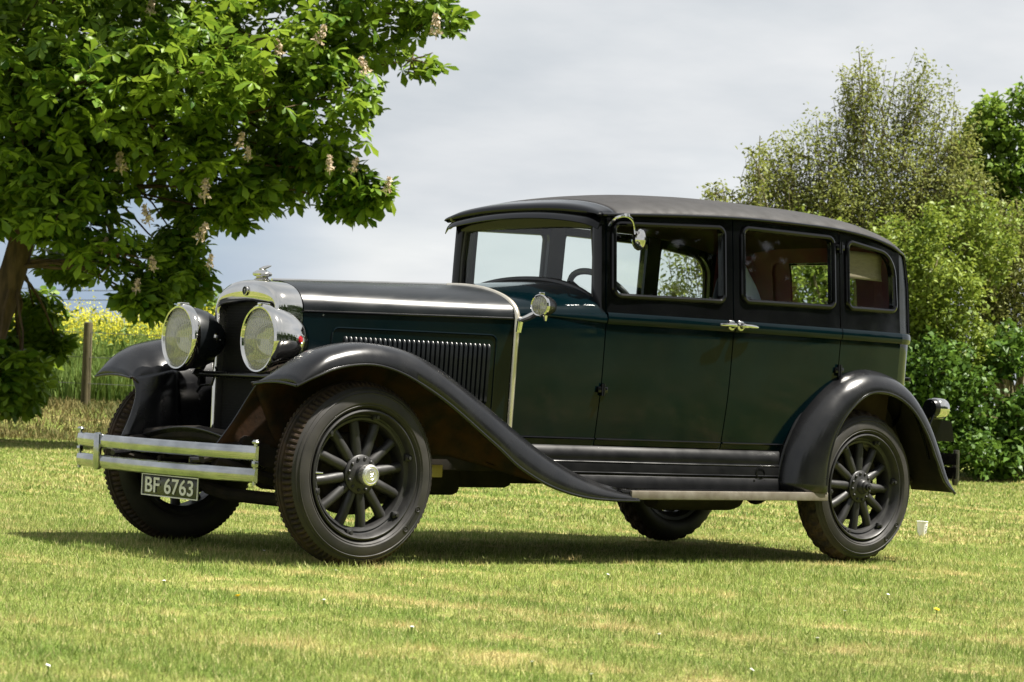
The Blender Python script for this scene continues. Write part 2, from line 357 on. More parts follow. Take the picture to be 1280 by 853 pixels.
bp = nt.nodes.new('ShaderNodeBump'); bp.inputs['Strength'].default_value = .9; bp.inputs['Distance'].default_value = .03; nt.links.new(n3.outputs['Fac'], bp.inputs['Height']); nt.links.new(bp.outputs[0], b.inputs['Normal'])
ground = fastmesh('lawn', GV, GF, m_lawn, smooth=True); tag(ground, kind='structure')

m_blade, nt, b = nodes('grass_blades')
g, h = lawn_color(nt)
ri = nt.nodes.new('ShaderNodeMapRange'); nt.links.new(g.outputs['Random Per Island'], ri.inputs[0]); ri.inputs[3].default_value = .70; ri.inputs[4].default_value = 1.4
h2 = nt.nodes.new('ShaderNodeHueSaturation'); nt.links.new(h.outputs[0], h2.inputs['Color']); nt.links.new(ri.outputs[0], h2.inputs['Value'])
# some blades are dry straw
gt = nt.nodes.new('ShaderNodeMath'); gt.operation = 'GREATER_THAN'; gt.inputs[1].default_value = .84; nt.links.new(g.outputs['Random Per Island'], gt.inputs[0])
ms = nt.nodes.new('ShaderNodeMix'); ms.data_type = 'RGBA'; nt.links.new(gt.outputs[0], ms.inputs[0]); nt.links.new(h2.outputs[0], ms.inputs[6]); ms.inputs[7].default_value = (.43, .40, .18, 1)
nt.links.new(ms.outputs[2], b.inputs['Base Color']); b.inputs['Roughness'].default_value = .6; b.inputs['Specular IOR Level'].default_value = .2
t = nt.nodes.new('ShaderNodeBsdfTranslucent'); nt.links.new(ms.outputs[2], t.inputs['Color']); x = nt.nodes.new('ShaderNodeMixShader'); x.inputs[0].default_value = .4
nt.links.new(b.outputs[0], x.inputs[1]); nt.links.new(t.outputs[0], x.inputs[2]); nt.links.new(x.outputs[0], nt.nodes['Material Output'].inputs['Surface'])

def blades(n, Dlo, Dhi, hlo, hhi, w, half=.30, power=0.0, lean=.8):
    """n blades between two depths; density falls with depth as D**-power"""
    a = 1.0-power+1.0
    u = rng.random(n)
    D = (Dlo**a+u*(Dhi**a-Dlo**a))**(1/a)
    L = (rng.random(n)*2-1)*half*D
    X = CAM[0]+FWD[0]*D+LAT[0]*L; Y = CAM[1]+FWD[1]*D+LAT[1]*L; Z = gz(X, Y)
    ang = rng.random(n)*2*np.pi; hh = hlo+(hhi-hlo)*rng.random(n)**1.4
    tuft = .75+.5*(.5+.5*np.sin(X*2.3+np.sin(Y*3.1)*1.3)*np.sin(Y*2.7+X)); hh *= tuft
    ww = w*(.6+.8*rng.random(n))*(D/8.0)**.6
    ln = lean*rng.random(n); la = rng.random(n)*2*np.pi
    bx = np.cos(ang)*ww/2; by = np.sin(ang)*ww/2
    P0 = np.stack([X-bx, Y-by, Z-.004], -1); P1 = np.stack([X+bx, Y+by, Z-.004], -1)
    tip = np.stack([X+np.cos(la)*ln*hh, Y+np.sin(la)*ln*hh, Z+hh*np.sqrt(np.maximum(1-.42*ln*ln, .06))], -1)
    V = np.stack([P0, P1, tip], 1).reshape(-1, 3); F = np.arange(3*n).reshape(-1, 3)
    return V, F
def cat_mesh(parts):
    V = []; F = []; o = 0
    for v, f in parts: V.append(v); F.append(f+o); o += len(v)
    return np.concatenate(V), np.concatenate(F)
V, F = cat_mesh([blades(470000, 4.0, 14.5, .010, .034, .0042, power=1.3, lean=1.7), blades(190000, 14.5, 27.6, .014, .038, .008, power=.8, lean=1.5)])
grass = fastmesh('mown_grass', V, F, m_blade); tag(grass, kind='stuff', label='short mown green and straw grass blades of the lawn', cat='grass')

# ================================================================== THE CAR
car = empty('vintage_car', (0, 0, 0))
tag(car, 'black and dark green vintage four door saloon with nickel headlights parked on the lawn', 'car')
def W(x): return crv([(.98, .500), (1.2, .533), (1.485, .568), (1.8, .625), (2.2, .676), (2.6, .700), (2.94, .710), (3.2, .706), (3.42, .688)], x)
PROF = [(.30, .88), (.50, .905), (.56, .92), (.8, .972), (1.0, .993), (1.12, 1.0), (1.2, .988), (1.4, .968), (1.6, .945), (1.8, .93)]
def prof(z): return crv(PROF, z)
def ys(x, z): return W(x)*prof(z)
REAR = catmull([(3.42, .686), (3.485, .668), (3.538, .638), (3.582, .595), (3.616, .53), (3.64, .43), (3.651, .25), (3.655, 0)], 44)
XG = lambda x: crv([(1.40, 1.594), (1.6, 1.607), (1.9, 1.625), (2.24, 1.640), (2.64, 1.643), (2.96, 1.636), (3.22, 1.609), (3.42, 1.571), (3.50, 1.557), (3.59, 1.556), (3.655, 1.57)], x)
XT = lambda x: crv([(1.40, 1.653), (1.53, 1.688), (1.72, 1.722), (2.1, 1.752), (2.65, 1.757), (3.03, 1.748), (3.28, 1.720), (3.43, 1.686), (3.52, 1.645), (3.565, 1.607), (3.60, 1.566)], x)
ARCHX = catmull([(2.572, .342), (2.582, .42), (2.603, .51), (2.655, .62), (2.76, .76), (2.90, .878), (3.07, .945), (3.25, .942), (3.42, .885), (3.56, .765), (3.68, .585), (3.74, .44), (3.78, .345)], 44)
def arch(x):
    return np.interp(x, ARCHX[:, 0], ARCHX[:, 1], left=0, right=0)
SILL = .535
# side panels: 2-D outlines in (x, z) pushed on to the curved body side
def rounded(poly, rad, n=8):
    out = []; m = len(poly)
    for i in range(m):
        p0, p, p1 = (np.array(poly[k % m], float) for k in (i-1, i, i+1)); r = rad[i] if hasattr(rad, '__len__') else rad
        a = (p0-p)/np.linalg.norm(p0-p); c = (p1-p)/np.linalg.norm(p1-p)
        th = math.acos(np.clip(a@c, -1, 1)); tl = r/math.tan(th/2); cen = p+(a+c)/np.linalg.norm(a+c)*r/math.sin(th/2)
        s = p+a*tl-cen; e = p+c*tl-cen; a0 = math.atan2(s[1], s[0]); a1 = math.atan2(e[1], e[0]); da = (a1-a0+math.pi) % (2*math.pi)-math.pi
        for k in range(n+1): q = a0+da*k/n; out.append(cen+r*np.array([math.cos(q), math.sin(q)]))
    return np.array(out)
def raycast(c, q, poly):
    d = np.array([math.cos(q), math.sin(q)]); best = None; m = len(poly)
    for i in range(m):
        a = poly[i]-c; e = poly[(i+1) % m]-poly[i]; den = d[0]*e[1]-d[1]*e[0]
        if abs(den) < 1e-12: continue
        t = (a[0]*e[1]-a[1]*e[0])/den; s = (a[0]*d[1]-a[1]*d[0])/den
        if t > 0 and -1e-9 <= s <= 1+1e-9 and (best is None or t > best): best = t
    return c+d*best
def window_panel(mb, outer, inner, to3, reveal=.035, rings=3):
    outer = np.array(outer, float); c = inner.mean(0)
    qs = sorted(set([round(x, 6) for x in list(np.linspace(-math.pi, math.pi, 56, endpoint=False))+[math.atan2(*(p-c)[::-1]) for p in outer]+[math.atan2(*(p-c)[::-1]) for p in inner]]))
    O = [raycast(c, q, outer) for q in qs]; I = [raycast(c, q, inner) for q in qs]
    rows = []
    for k in range(rings+1):
        f = k/rings; rows.append([to3(*(o*(1-f)+i*f), 0) for o, i in zip(O, I)])
    rows.append([to3(*i, reveal) for i in I])
    mb.loft(rows, closed=True); return I
def side3(x, z, inset=0): return (x, -(float(ys(x, z))-inset), z)
BELT0, BELT1 = 1.098, 1.142
def lower_grid(mb, x0, x1, z1=BELT1, nx=16, nz=14):
    rows = []
    for x in np.linspace(x0, x1, nx):
        zl = max(SILL, float(arch(x))-.03); rows.append([side3(x, z) for z in np.linspace(zl, z1, nz)])
    mb.loft(rows)
def moulding(mb, pts, r, flat=.5):
    mb.tube(pts, r, 8)
def belt_path(x0, x1, z, out, n=14): return [(x, -(float(ys(x, z))+out), z) for x in np.linspace(x0, x1, n)]
def belt_band(mb, x0, x1, n=14):
    rows = []
    for x in np.linspace(x0, x1, n):
        r = []
        for z, o in ((BELT0-.006, -.004), (BELT0-.004, .007), (BELT0+.004, .012), (BELT0+.022, .0135), (BELT1-.004, .012), (BELT1+.004, .007), (BELT1+.006, -.004)):
            r.append((x, -(float(ys(x, 1.12))+o), z))
        rows.append(r)
    mb.loft(rows)

WIN = {'front': rounded([(1.522, 1.226), (2.152, 1.234), (2.152, 1.588), (1.522, 1.562)], .035),
       'rear': rounded([(2.272, 1.243), (2.890, 1.250), (2.890, 1.594), (2.272, 1.597)], .035),
       'quarter': rounded([(2.993, 1.252), (3.378, 1.256), (3.362, 1.540), (2.993, 1.586)], [.035, .035, .13, .035])}
def window_set(parent, key, sg):
    inner = WIN[key]
    c = inner.mean(0)
    f = MB(); f.tube([side3(x, z, -.004) for x, z in inner], .013, 8, closed=True).flip(sg).build('window_frame', m_black, parent)
    g = MB(); big = c+(inner-c)*1.01; g.add([side3(x, z, .026) for x, z in big], [tuple(range(len(big)))]).flip(sg).build('window_glass', m_glass, parent, smooth=False)
def door(name, key, x0, x1, sg):
    up = MB(); lo = MB()
    zt = [float(XG(x0))-.008, float(XG(x1))-.008]
    window_panel(up, [(x0, BELT1), (x1, BELT1), (x1, zt[1]), (x0, zt[0])], WIN[key], side3)
    lower_grid(lo, x0, x1)
    # door edges turn inward so the shut lines read as dark gaps
    for xe in (x0, x1):
        z0 = max(SILL, float(arch(xe))-.03); zz_ = np.linspace(z0, float(XG(xe))-.008, 20)
        (lo if True else up).loft([[side3(xe, z, 0) for z in zz_], [side3(xe, z, .03) for z in zz_]])
    rows = [[side3(x, max(SILL, float(arch(x))-.03), i) for x in np.linspace(x0, x1, 14)] for i in (0, .03)]
    lo.loft(rows)
    d = lo.flip(sg).build(name, m_green, car)
    up.flip(sg).build('window_surround', m_black, d)
    bb = MB(); belt_band(bb, x0, x1); bb.flip(sg).build('belt_moulding', m_green, d)
    # thin raised bead along the bottom
    mb = MB(); mb.tube([(x, -(float(ys(x, .562))+.001), .562) for x in np.linspace(x0+.004, x1-.004 if name != 'rear_door' else 2.655, 12)], .0055, 8)
    mb.flip(sg).build('sill_bead', m_black, d)
    window_set(d, key, sg)
    return d
def handle(parent, x0, x1, sg):
    mb = MB(); z = 1.124; xb = x0 if abs(x0-2.212) < abs(x1-2.212) else x1; y = float(ys(xb, z))
    e = x1 if xb == x0 else x0
    mb.revolve([(0, .0), (.026, .002), (.024, .010), (.015, .014), (.013, .030), (0, .032)], c=(xb, -(y+.010), z), axis=(0, -1, 0), n=20)
    mb.tube([(xb-(e-xb)*.12, -(y+.039), z), (xb, -(y+.041), z+.001), (xb+(e-xb)*.4, -(y+.042), z+.001), (xb+(e-xb)*.8, -(y+.040), z-.001), (e, -(y+.036), z-.002)], [.006, .013, .011, .009, .005], 10)
    mb.flip(sg).build('handle', m_chrome, parent)
def hinge(parent, x, z, sg):
    y = float(ys(x, z)); mb = MB()
    mb.tube([(x, -(y+.010), z-.028), (x, -(y+.010), z+.028)], .011, 12); mb.box((x-.03, -(y+.012), z-.014), (x+.03, -(y-.004), z+.014), .003)
    mb.flip(sg).build('hinge', m_black, parent)
XA, XB, XC = 1.484, 2.212, 2.940
for sg in (-1, 1):
    fd = door('front_door', 'front', XA, XB-.003, sg); handle(fd, 2.085, 2.182, sg); hinge(fd, XA+.002, .79, sg)
    rd = door('rear_door', 'rear', XB+.003, XC-.003, sg); handle(rd, 2.239, 2.338, sg)
    for z in (.94, 1.55): hinge(rd, XC, z, sg)
    # rear quarter, from the rear door to the start of the rear corner
    q = MB(); x0, x1 = XC+.003, 3.42
    lower_grid(q, x0, x1)
    qp = q.flip(sg).build('rear_quarter_panel', m_green, car)
    u = MB(); window_panel(u, [(x0, BELT1), (x1, BELT1), (x1, float(XG(x1))-.004), (3.22, float(XG(3.22))-.006), (x0, float(XG(x0))-.008)], WIN['quarter'], side3)
    u.flip(sg).build('window_surround', m_black, qp); window_set(qp, 'quarter', sg)
    bb = MB(); belt_band(bb, x0, 3.42); bb.flip(sg).build('belt_moulding', m_green, qp)
# rear of the body: rounded corners and the back with its window
rb = MB(); rub = MB()
def rear3(k, z):
    x, y = REAR[k]; s = float(prof(z)); f = k/(len(REAR)-1)
    return (x-(.03+.035*f)*max(0, (z-1.2)/.37)**2.4-(.05*f)*max(0, (1.0-z)/.5)**1.5, -y*s, z)
kc = 28                      # from this station on the back is flat and carries the window
for k0, k1 in ((0, kc),):
    rb.loft([[rear3(k, z) for z in np.linspace(max(.5, float(arch(REAR[k][0]))-.03), 1.142, 12)] for k in range(k0, k1+1)])
    rub.loft([[rear3(k, z) for z in np.linspace(1.142, float(XG(REAR[k][0]))+.004, 10)] for k in range(k0, k1+1)])
rb.loft([[rear3(k, z) for z in np.linspace(.42, 1.142, 12)] for k in range(kc, len(REAR))])
yc = REAR[kc][1]
def back3(y, z, inset=0):
    k = np.interp(abs(y)/float(prof(z)), REAR[::-1, 1], np.arange(len(REAR))[::-1]); k0 = int(min(k, len(REAR)-2)); a = np.array(rear3(k0, z)); c = np.array(rear3(k0+1, z)); p = a+(c-a)*(k-k0)
    return (p[0]-inset, y, z)
rb.mirror(); rub.mirror()
bw = rounded([(-.36, 1.275), (.36, 1.275), (.36, 1.525), (-.36, 1.525)], .05)
zb_ = float(XG(3.651))+.002; yb = yc*.97
window_panel(rub, [(-yb, 1.142), (yb, 1.142), (yb, zb_), (-yb, zb_)], bw, back3)
rp = rb.build('rear_panel', m_green, car); rub.build('rear_surround', m_hood, rp)
MB().tube([back3(y, z, -.004) for y, z in bw], .011, 8, closed=True).build('window_frame', m_black, rp)
MB().add([back3(y, z, .02) for y, z in bw], [tuple(range(len(bw)))]).build('window_glass', m_glass, rp, smooth=False)
bb = MB()
rows = []
for k in range(len(REAR)):
    x, y = REAR[k]; nx, ny = (.0, 1.0)
    t_ = REAR[min(k+1, len(REAR)-1)]-REAR[max(k-1, 0)]; t_ = t_/np.linalg.norm(t_); n_ = np.array([-t_[1], t_[0]])
    rows.append([(x+n_[0]*o, -(y+n_[1]*o), z) for z, o in ((BELT0-.006, -.004), (BELT0-.004, .007), (BELT0+.004, .012), (BELT0+.022, .0135), (BELT1-.004, .012), (BELT1+.004, .007), (BELT1+.006, -.004))])
bb.loft(rows).mirror().build('belt_moulding', m_green, rp)

# roof
def roofw(x):
    if x <= 3.39: return (float(ys(x, 1.62))+.012)*(1+.035*min(1, max(0, (1.60-x)/.16)))
    E_ = [rear3(k, float(XG(REAR[k][0]))) for k in range(len(REAR))]
    return float(np.interp(x, [e[0] for e in E_], [-e[1] for e in E_]))+.003
RX = list(np.linspace(1.432, 1.515, 6))+list(np.linspace(1.545, 3.38, 38))+[rear3(k, float(XG(REAR[k][0])))[0] for k in (1, 3, 5, 7, 9, 11, 13, 15, 17, 20, 23, 26, 30, 36, 41)]
rf = MB(); rows = []
for x in RX:
    w_ = roofw(x); z0 = float(XG(x)); z1 = max(float(XT(x)), z0+.002); r = []
    for t_ in np.linspace(-1, 1, 41):
        q = math.copysign(1-(1-abs(t_))**1.6, t_)
        r.append((x, q*w_, z0+(z1-z0)*max(0, 1-abs(q)**2.7)**.62))
    rows.append(r)
ed = lambda p: 1-.8*min(1, abs(p[1])/rows[0][-1][1])**8
front = [(1.412, p[1], p[2]-.014*ed(p)) for p in rows[0]]; front2 = [(1.408, p[1]*.995, p[2]-.030*ed(p)) for p in rows[0]]; front3 = [(1.424, p[1]*.99, p[2]-.052*ed(p)) for p in rows[0]]
nf = 6
rf.loft(rows[nf-1:])
pf_ = MB().loft([front3, front2, front]+rows[:nf])
roof = rf.build('roof', m_roof, car, ang=50, solid=.022, mat2=m_head, off=-1, turn=True)
pf_.build('roof_front_panel', m_black, roof, ang=60, solid=.022, off=-1, turn=True)
gt_ = MB(); dr = [(x, -(roofw(x)+.004), float(XG(x))-.002) for x in RX if x < 3.37]
dr += [(3.405, -(float(ys(3.405, 1.57))+.006), 1.566)]+[(rear3(6, z)[0]+.003, rear3(6, z)[1]-.006, z) for z in np.linspace(1.535, 1.15, 12)]   # turns down the rear corner to the belt
gt_.tube(catmull(dr, 90), .008, 8)
gt_.both('drip_rail', m_black, roof)

# cowl between bonnet and doors
def arch_sec(w_, zs, zc, n=2.3, k=33, p=None):
    out = []
    for t_ in np.linspace(-math.pi/2, math.pi/2, k):
        sx, cx = math.sin(t_), math.cos(t_)
        out.append((math.copysign(abs(sx)**(2/n), sx)*w_, zs+(zc-zs)*abs(cx)**(2/n)))
    return out
cw = MB(); rows = []
CX = np.linspace(1.0, 1.4785, 14)
for x in CX:
    zs = float(np.interp(x, [1.0, 1.27, 1.479], [1.092, 1.10, 1.115])); zc = float(np.interp(x, [1.0, 1.27, 1.479], [1.243, 1.272, 1.298]))
    side = [(x, -float(ys(x, z)), z) for z in np.linspace(.52, zs, 14)]
    top = [(x, y, z) for y, z in arch_sec(float(ys(x, zs)), zs, zc, 2.25)]
    rows.append(side[:-1]+top+[(a, -b_, c) for a, b_, c in side[:-1]][::-1])
cw.loft(rows)
cowl = cw.build('cowl', m_green, car, ang=45)
# the belt runs out on to the cowl
bb = MB(); rows = []
for x in np.linspace(1.14, 1.4785, 12):
    f = (x-1.14)/.343; h = .006+.018*f; o = .002+.011*f; zc = 1.118+.0*f; y = float(ys(x, 1.10))
    rows.append([(x, -(y-.004), zc-h-.002), (x, -(y+o*.7), zc-h*.8), (x, -(y+o), zc), (x, -(y+o*.8-.006*f), zc+h*.8), (x, -(y-.012), zc+h+.002)])
bb.loft(rows).both('belt_moulding', m_green, cowl)
MB().tube([(x, -(float(ys(x, .562))+.001), .562) for x in np.linspace(.98, 1.477, 8)], .0055, 8).both('sill_bead', m_black, cowl)
# padded arc at the foot of the windscreen
arc = [(1.466, y, z+.004) for y, z in arch_sec(.520, 1.13, 1.296, 2.15, 41)][3:-3]
MB().tube(arc, .016, 8).build('windscreen_seal', m_dark, cowl)
# windscreen pillars, header and glass
ps = MB()
def psec(z):
    k = float(prof(z))/float(prof(1.12)); o = .566*k
    return [(1.474, -(o-.075), z), (1.459, -(o-.066), z), (1.453, -(o-.045), z), (1.459, -(o-.016), z), (1.471, -(o-.005), z), (1.4785, -(o-.002), z), (1.4785, -(o-.02), z), (1.52, -(o-.04), z), (1.55, -(o-.055), z), (1.55, -(o-.078), z)]
ps.loft([psec(z) for z in np.linspace(1.09, 1.60, 10)], closed=True)
ps.both('windscreen_pillar', m_black, car)
hd = MB(); rows = []
for y in np.linspace(-.515, .515, 25):
    dz = .045*(1-(y/.56)**2)
    rows.append([(1.458, y, 1.535+dz*.35), (1.452, y, 1.56+dz*.6), (1.446, y, 1.592+dz), (1.53, y, 1.605+dz), (1.53, y, 1.54+dz*.35)])
hd.loft(rows, closed=True, cap=True).build('windscreen_header', m_black, car)
# sun visor: a shallow curved lip under the roof edge
vs = MB(); rows = []
for t_ in np.linspace(-1, 1, 41):
    y = t_*.553; dz = .046*(1-abs(t_)**2.2); e = max(0, (abs(t_)-.86)/.14); drop = -.014*e**2; pull = .03*e**2
    base = 1.562+dz+drop
    rows.append([(1.450, y, base+.020), (1.432+pull*.2, y, base+.020), (1.409+pull*.6, y, base+.012), (1.392+pull, y, base-.002), (1.384+pull, y, base-.020), (1.388+pull, y, base-.023), (1.399+pull, y, base-.008), (1.419+pull*.6, y, base+.002), (1.450, y, base+.004)])
vs.loft(rows, closed=True, cap=True).build('sun_visor', m_black, car)
wg = MB(); bot = [(y, z) for y, z in arch_sec(.52, 1.10, 1.29, 2.15, 41) if abs(y) <= .498]
wg.add([(1.480, y, z) for y, z in bot]+[(1.480, .485, 1.56), (1.480, -.485, 1.56)], [tuple(range(len(bot)+2))])
ws = wg.build('windscreen', m_wind, car, smooth=False)
MB().tube([(1.474, -.484, 1.20), (1.474, -.478, 1.40), (1.474, -.456, 1.545), (1.474, -.25, 1.556), (1.474, .25, 1.556), (1.474, .456, 1.545), (1.474, .478, 1.40), (1.474, .484, 1.20)], .012, 8).build('windscreen_frame', m_dark, ws)

# bonnet
BX = np.linspace(.0, .992, 24)
def bw_(x): return .25+.250*(x/1.0)
def bzs(x): return 1.072+.022*(x/.98)
def bzc(x): return 1.203+.040*(x/.98)
bn = MB(); bn.loft([[(x, y, z) for y, z in arch_sec(bw_(x), bzs(x), bzc(x), 2.25)] for x in BX])
bonnet = bn.build('bonnet', m_hood, car, ang=45)
MB().tube([(x, 0, bzc(x)+.003) for x in BX], .0065, 8).build('hinge_strip', m_chrome, bonnet)
MB().tube([(x, -(bw_(x)+.001), bzs(x)-.004) for x in BX], .0055, 8).both('hinge_bead', m_black, bonnet)
def hy(x, z): return bw_(x)*(1-.05*max(0, (1.07-z)/.5))
for sg in (-1, 1):
    bs = MB()
    bs.loft([[(x, -hy(x, z), z) for z in np.linspace(.50, bzs(x)-.008, 10)] for x in BX])
    side = bs.flip(sg).build('bonnet_side', m_green, car)
    lv = MB()
    for k in range(31):
        x = .195+k*(.672/30); rows = []
        for z in np.r_[.70, .706, np.linspace(.72, .95, 5), .964, .970]:
            f = min(1, (z-.699)/.018, (.971-z)/.018); f = math.sqrt(max(f, 0)); y = hy(x, z)
            rows.append([(x-.0085, -(y-.002), z), (x-.006*f-.0015, -(y+.010*f), z), (x+.0015, -(y+.017*f), z), (x+.0035, -(y+.016*f), z), (x+.0040, -(y-.002), z)])
        lv.loft(rows)
    lv.flip(sg).build('louvres', m_hood, side)
    bd = rounded([(.135, .66), (.905, .66), (.905, 1.012), (.135, 1.006)], .03)
    MB().tube([(x, -(hy(x, z)+.000), z) for x, z in bd], .0048, 6, closed=True).flip(sg).build('louvre_bead', m_green, side)
# bright band round the cowl behind the bonnet
rows = []
for x, o in ((.984, .0), (.986, .008), (.996, .0115), (1.008, .008), (1.010, .0)):
    w_ = .501; top = [(x, y, z) for y, z in arch_sec(w_+o, 1.09, 1.2425+o, 2.25)]
    side = [(x, -(hy(1.0, z)+o+.001), z) for z in np.linspace(.56, 1.09, 10)][:-1]
    rows.append(side+top+[(a, -b_, c) for a, b_, c in side][::-1])
MB().loft(rows).build('cowl_band', m_band, car, ang=60)

# radiator
def rsec(x, o=0.0, zb=.50):
    top = [(y, z) for y, z in arch_sec(.247-o, 1.055-o*.5, 1.200-o, 2.5)]
    return [(x, -(.247-o), zb), (x, -(.247-o), .8)]+[(x, y, z) for y, z in top]+[(x, .247-o, .8), (x, .247-o, zb)]
OPEN = [(-.214, .50), (-.214, .9)]+[tuple(p) for p in rounded([(-.214, .6), (-.214, 1.088), (0, 1.104), (.214, 1.088), (.214, .6)], [.01, .035, .5, .035, .01], 8)[9:-9]]+[(.214, .9), (.214, .50)]
rs = MB()
outer = rsec(-.118, .006)
def nearest_open(n):
    P = np.array(OPEN); s = np.r_[0, np.cumsum(np.linalg.norm(np.diff(P, axis=0), axis=1))]
    O = np.array([(p[1], p[2]) for p in outer]); so = np.r_[0, np.cumsum(np.linalg.norm(np.diff(O, axis=0), axis=1))]
    q = so/so[-1]*s[-1]; return np.stack([np.interp(q, s, P[:, 0]), np.interp(q, s, P[:, 1])], -1)
OP = nearest_open(0)
OQ = np.array([(p[1], p[2]) for p in outer])
rs.loft([rsec(.012), rsec(-.080), rsec(-.100, .0015), outer]+[[(-.118-.014*math.sin(math.pi*min(1, .15+.75*f)), *(a*(1-f)+c*f)) for a, c in zip(OQ, OP)] for f in (.2, .4, .6, .8, .93)]+[[(-.118, y, z) for y, z in OP], [(-.07, y, z) for y, z in OP]])
rad = rs.build('radiator_shell', m_chrome, car, ang=50)
co = MB(); co.add([(-.082, y*1.02, z) for y, z in OPEN], [tuple(range(len(OPEN)))])
for k in range(46):
    z = .51+k*.0127; co.box((-.088, -.212, z), (-.081, .212, z+.004))
co.build('radiator_core', m_core, rad, smooth=False)
bdg = MB(); bc = (-.131, 0, 1.150)
bdg.revolve([(0, .006), (.013, .006), (.0135, .004), (.017, .004), (.0175, .008), (.021, .007), (.022, .0)], c=bc, axis=(-1, 0, 0), n=28)
bd = bdg.build('badge', m_dark, rad)
MB().revolve([(.0165, .003), (.0175, .009), (.0205, .008), (.0225, .001)], c=bc, axis=(-1, 0, 0), n=28).tube([(-.139, .004, 1.156), (-.139, -.004, 1.153), (-.139, .001, 1.149), (-.139, -.004, 1.145)], .0016, 6).build('badge_ring', m_chrome, bd)
cp = MB(); cp.revolve([(.034, -.004), (.036, .004), (.028, .010), (.026, .016), (.040, .020), (.043, .028), (.040, .034), (.026, .042), (.012, .048), (0, .050)], c=(-.05, 0, 1.199), axis=(0, 0, 1), n=32)
cp.tube([(-.062, 0, 1.245), (-.045, 0, 1.253), (-.02, 0, 1.262), (-.005, 0, 1.266)], [.008, .009, .006, .002], 8)
cp.build('radiator_cap', m_chrome, rad)

# headlights
for sg in (-1, 1):
    c = np.array([-.245, .308*sg, .936]); ax = np.array([-math.cos(R(4)), math.sin(R(4)), 0.0])
    bowl = MB().revolve([(.128, .015), (.138, .0), (.1385, -.02), (.135, -.055), (.124, -.10), (.104, -.145), (.076, -.180), (.042, -.202), (.0, -.210)], c=c, axis=ax, n=56)
    hl = bowl.build('headlight', m_chrome if sg < 0 else m_hood, car)  # both bowls are nickel; the far one's dark reflection is put in as dark paint
    rim = MB().revolve([(.126, .018), (.131, .028), (.138, .030), (.146, .022), (.149, .008), (.147, -.008), (.139, -.012)], c=c, axis=ax, n=56)
    rim.box(tuple(c+np.array([-.030, -.012, .142])), tuple(c+np.array([.02, .012, .154])), .003)
    rim.build('headlight_rim', m_chrome, hl)
    MB().revolve([(.1285, .019), (.11, .026), (.08, .033), (.045, .038), (0, .040)], c=c, axis=ax, n=56).build('lens', m_lens, hl)
    MB().revolve([(.1275, .012), (.121, -.02), (.105, -.058), (.080, -.090), (.05, -.112), (.02, -.122), (0, -.123)], c=c, axis=ax, n=56).build('reflector', m_chrome, hl)
    MB().revolve([(.012, -.12), (.012, -.09), (.017, -.075), (.020, -.055), (.015, -.038), (0, -.030)], c=c, axis=ax, n=20).build('bulb', m_platew, hl)
    for sy in (-1, 1):
        jc = c+np.array([.095, sy*.120, .005]); jx = np.array([.35, sy*1.0, .02])
        jw = MB().revolve([(.024, -.012), (.024, .006), (.017, .012), (.015, .010)], c=jc, axis=jx, n=20).build('side_jewel_bezel', m_chrome, hl)
        MB().revolve([(.016, .009), (.012, .016), (0, .018)], c=jc, axis=jx, n=20).build('side_jewel', m_red if sg < 0 else m_dark, hl)
    st = MB(); st.tube([(c[0]+.10, c[1], c[2]-.11), (c[0]+.095, c[1], .80), (c[0]+.09, c[1], .775)], [.028, .020, .030], 12)
    st.tube([(c[0]+.09, c[1], .785), (c[0]+.13, c[1]*1.1, .77), (c[0]+.17, c[1]*1.3, .74)], [.02, .018, .02], 10)
    st.tube([(c[0]+.13, c[1]-sg*.04, .86), (c[0]+.12, c[1]-sg*.10, .80), (c[0]+.11, c[1]-sg*.08, .735), (c[0]+.11, c[1]-sg*.0, .73), (c[0]+.12, c[1]+sg*.05, .70)], .006, 8)
    st.build('headlight_bracket', m_satin, hl)
MB().tube([(-.155, y, .781) for y in np.linspace(-.31, .31, 9)], .0135, 12).build('headlight_tie_bar', m_satin, car)

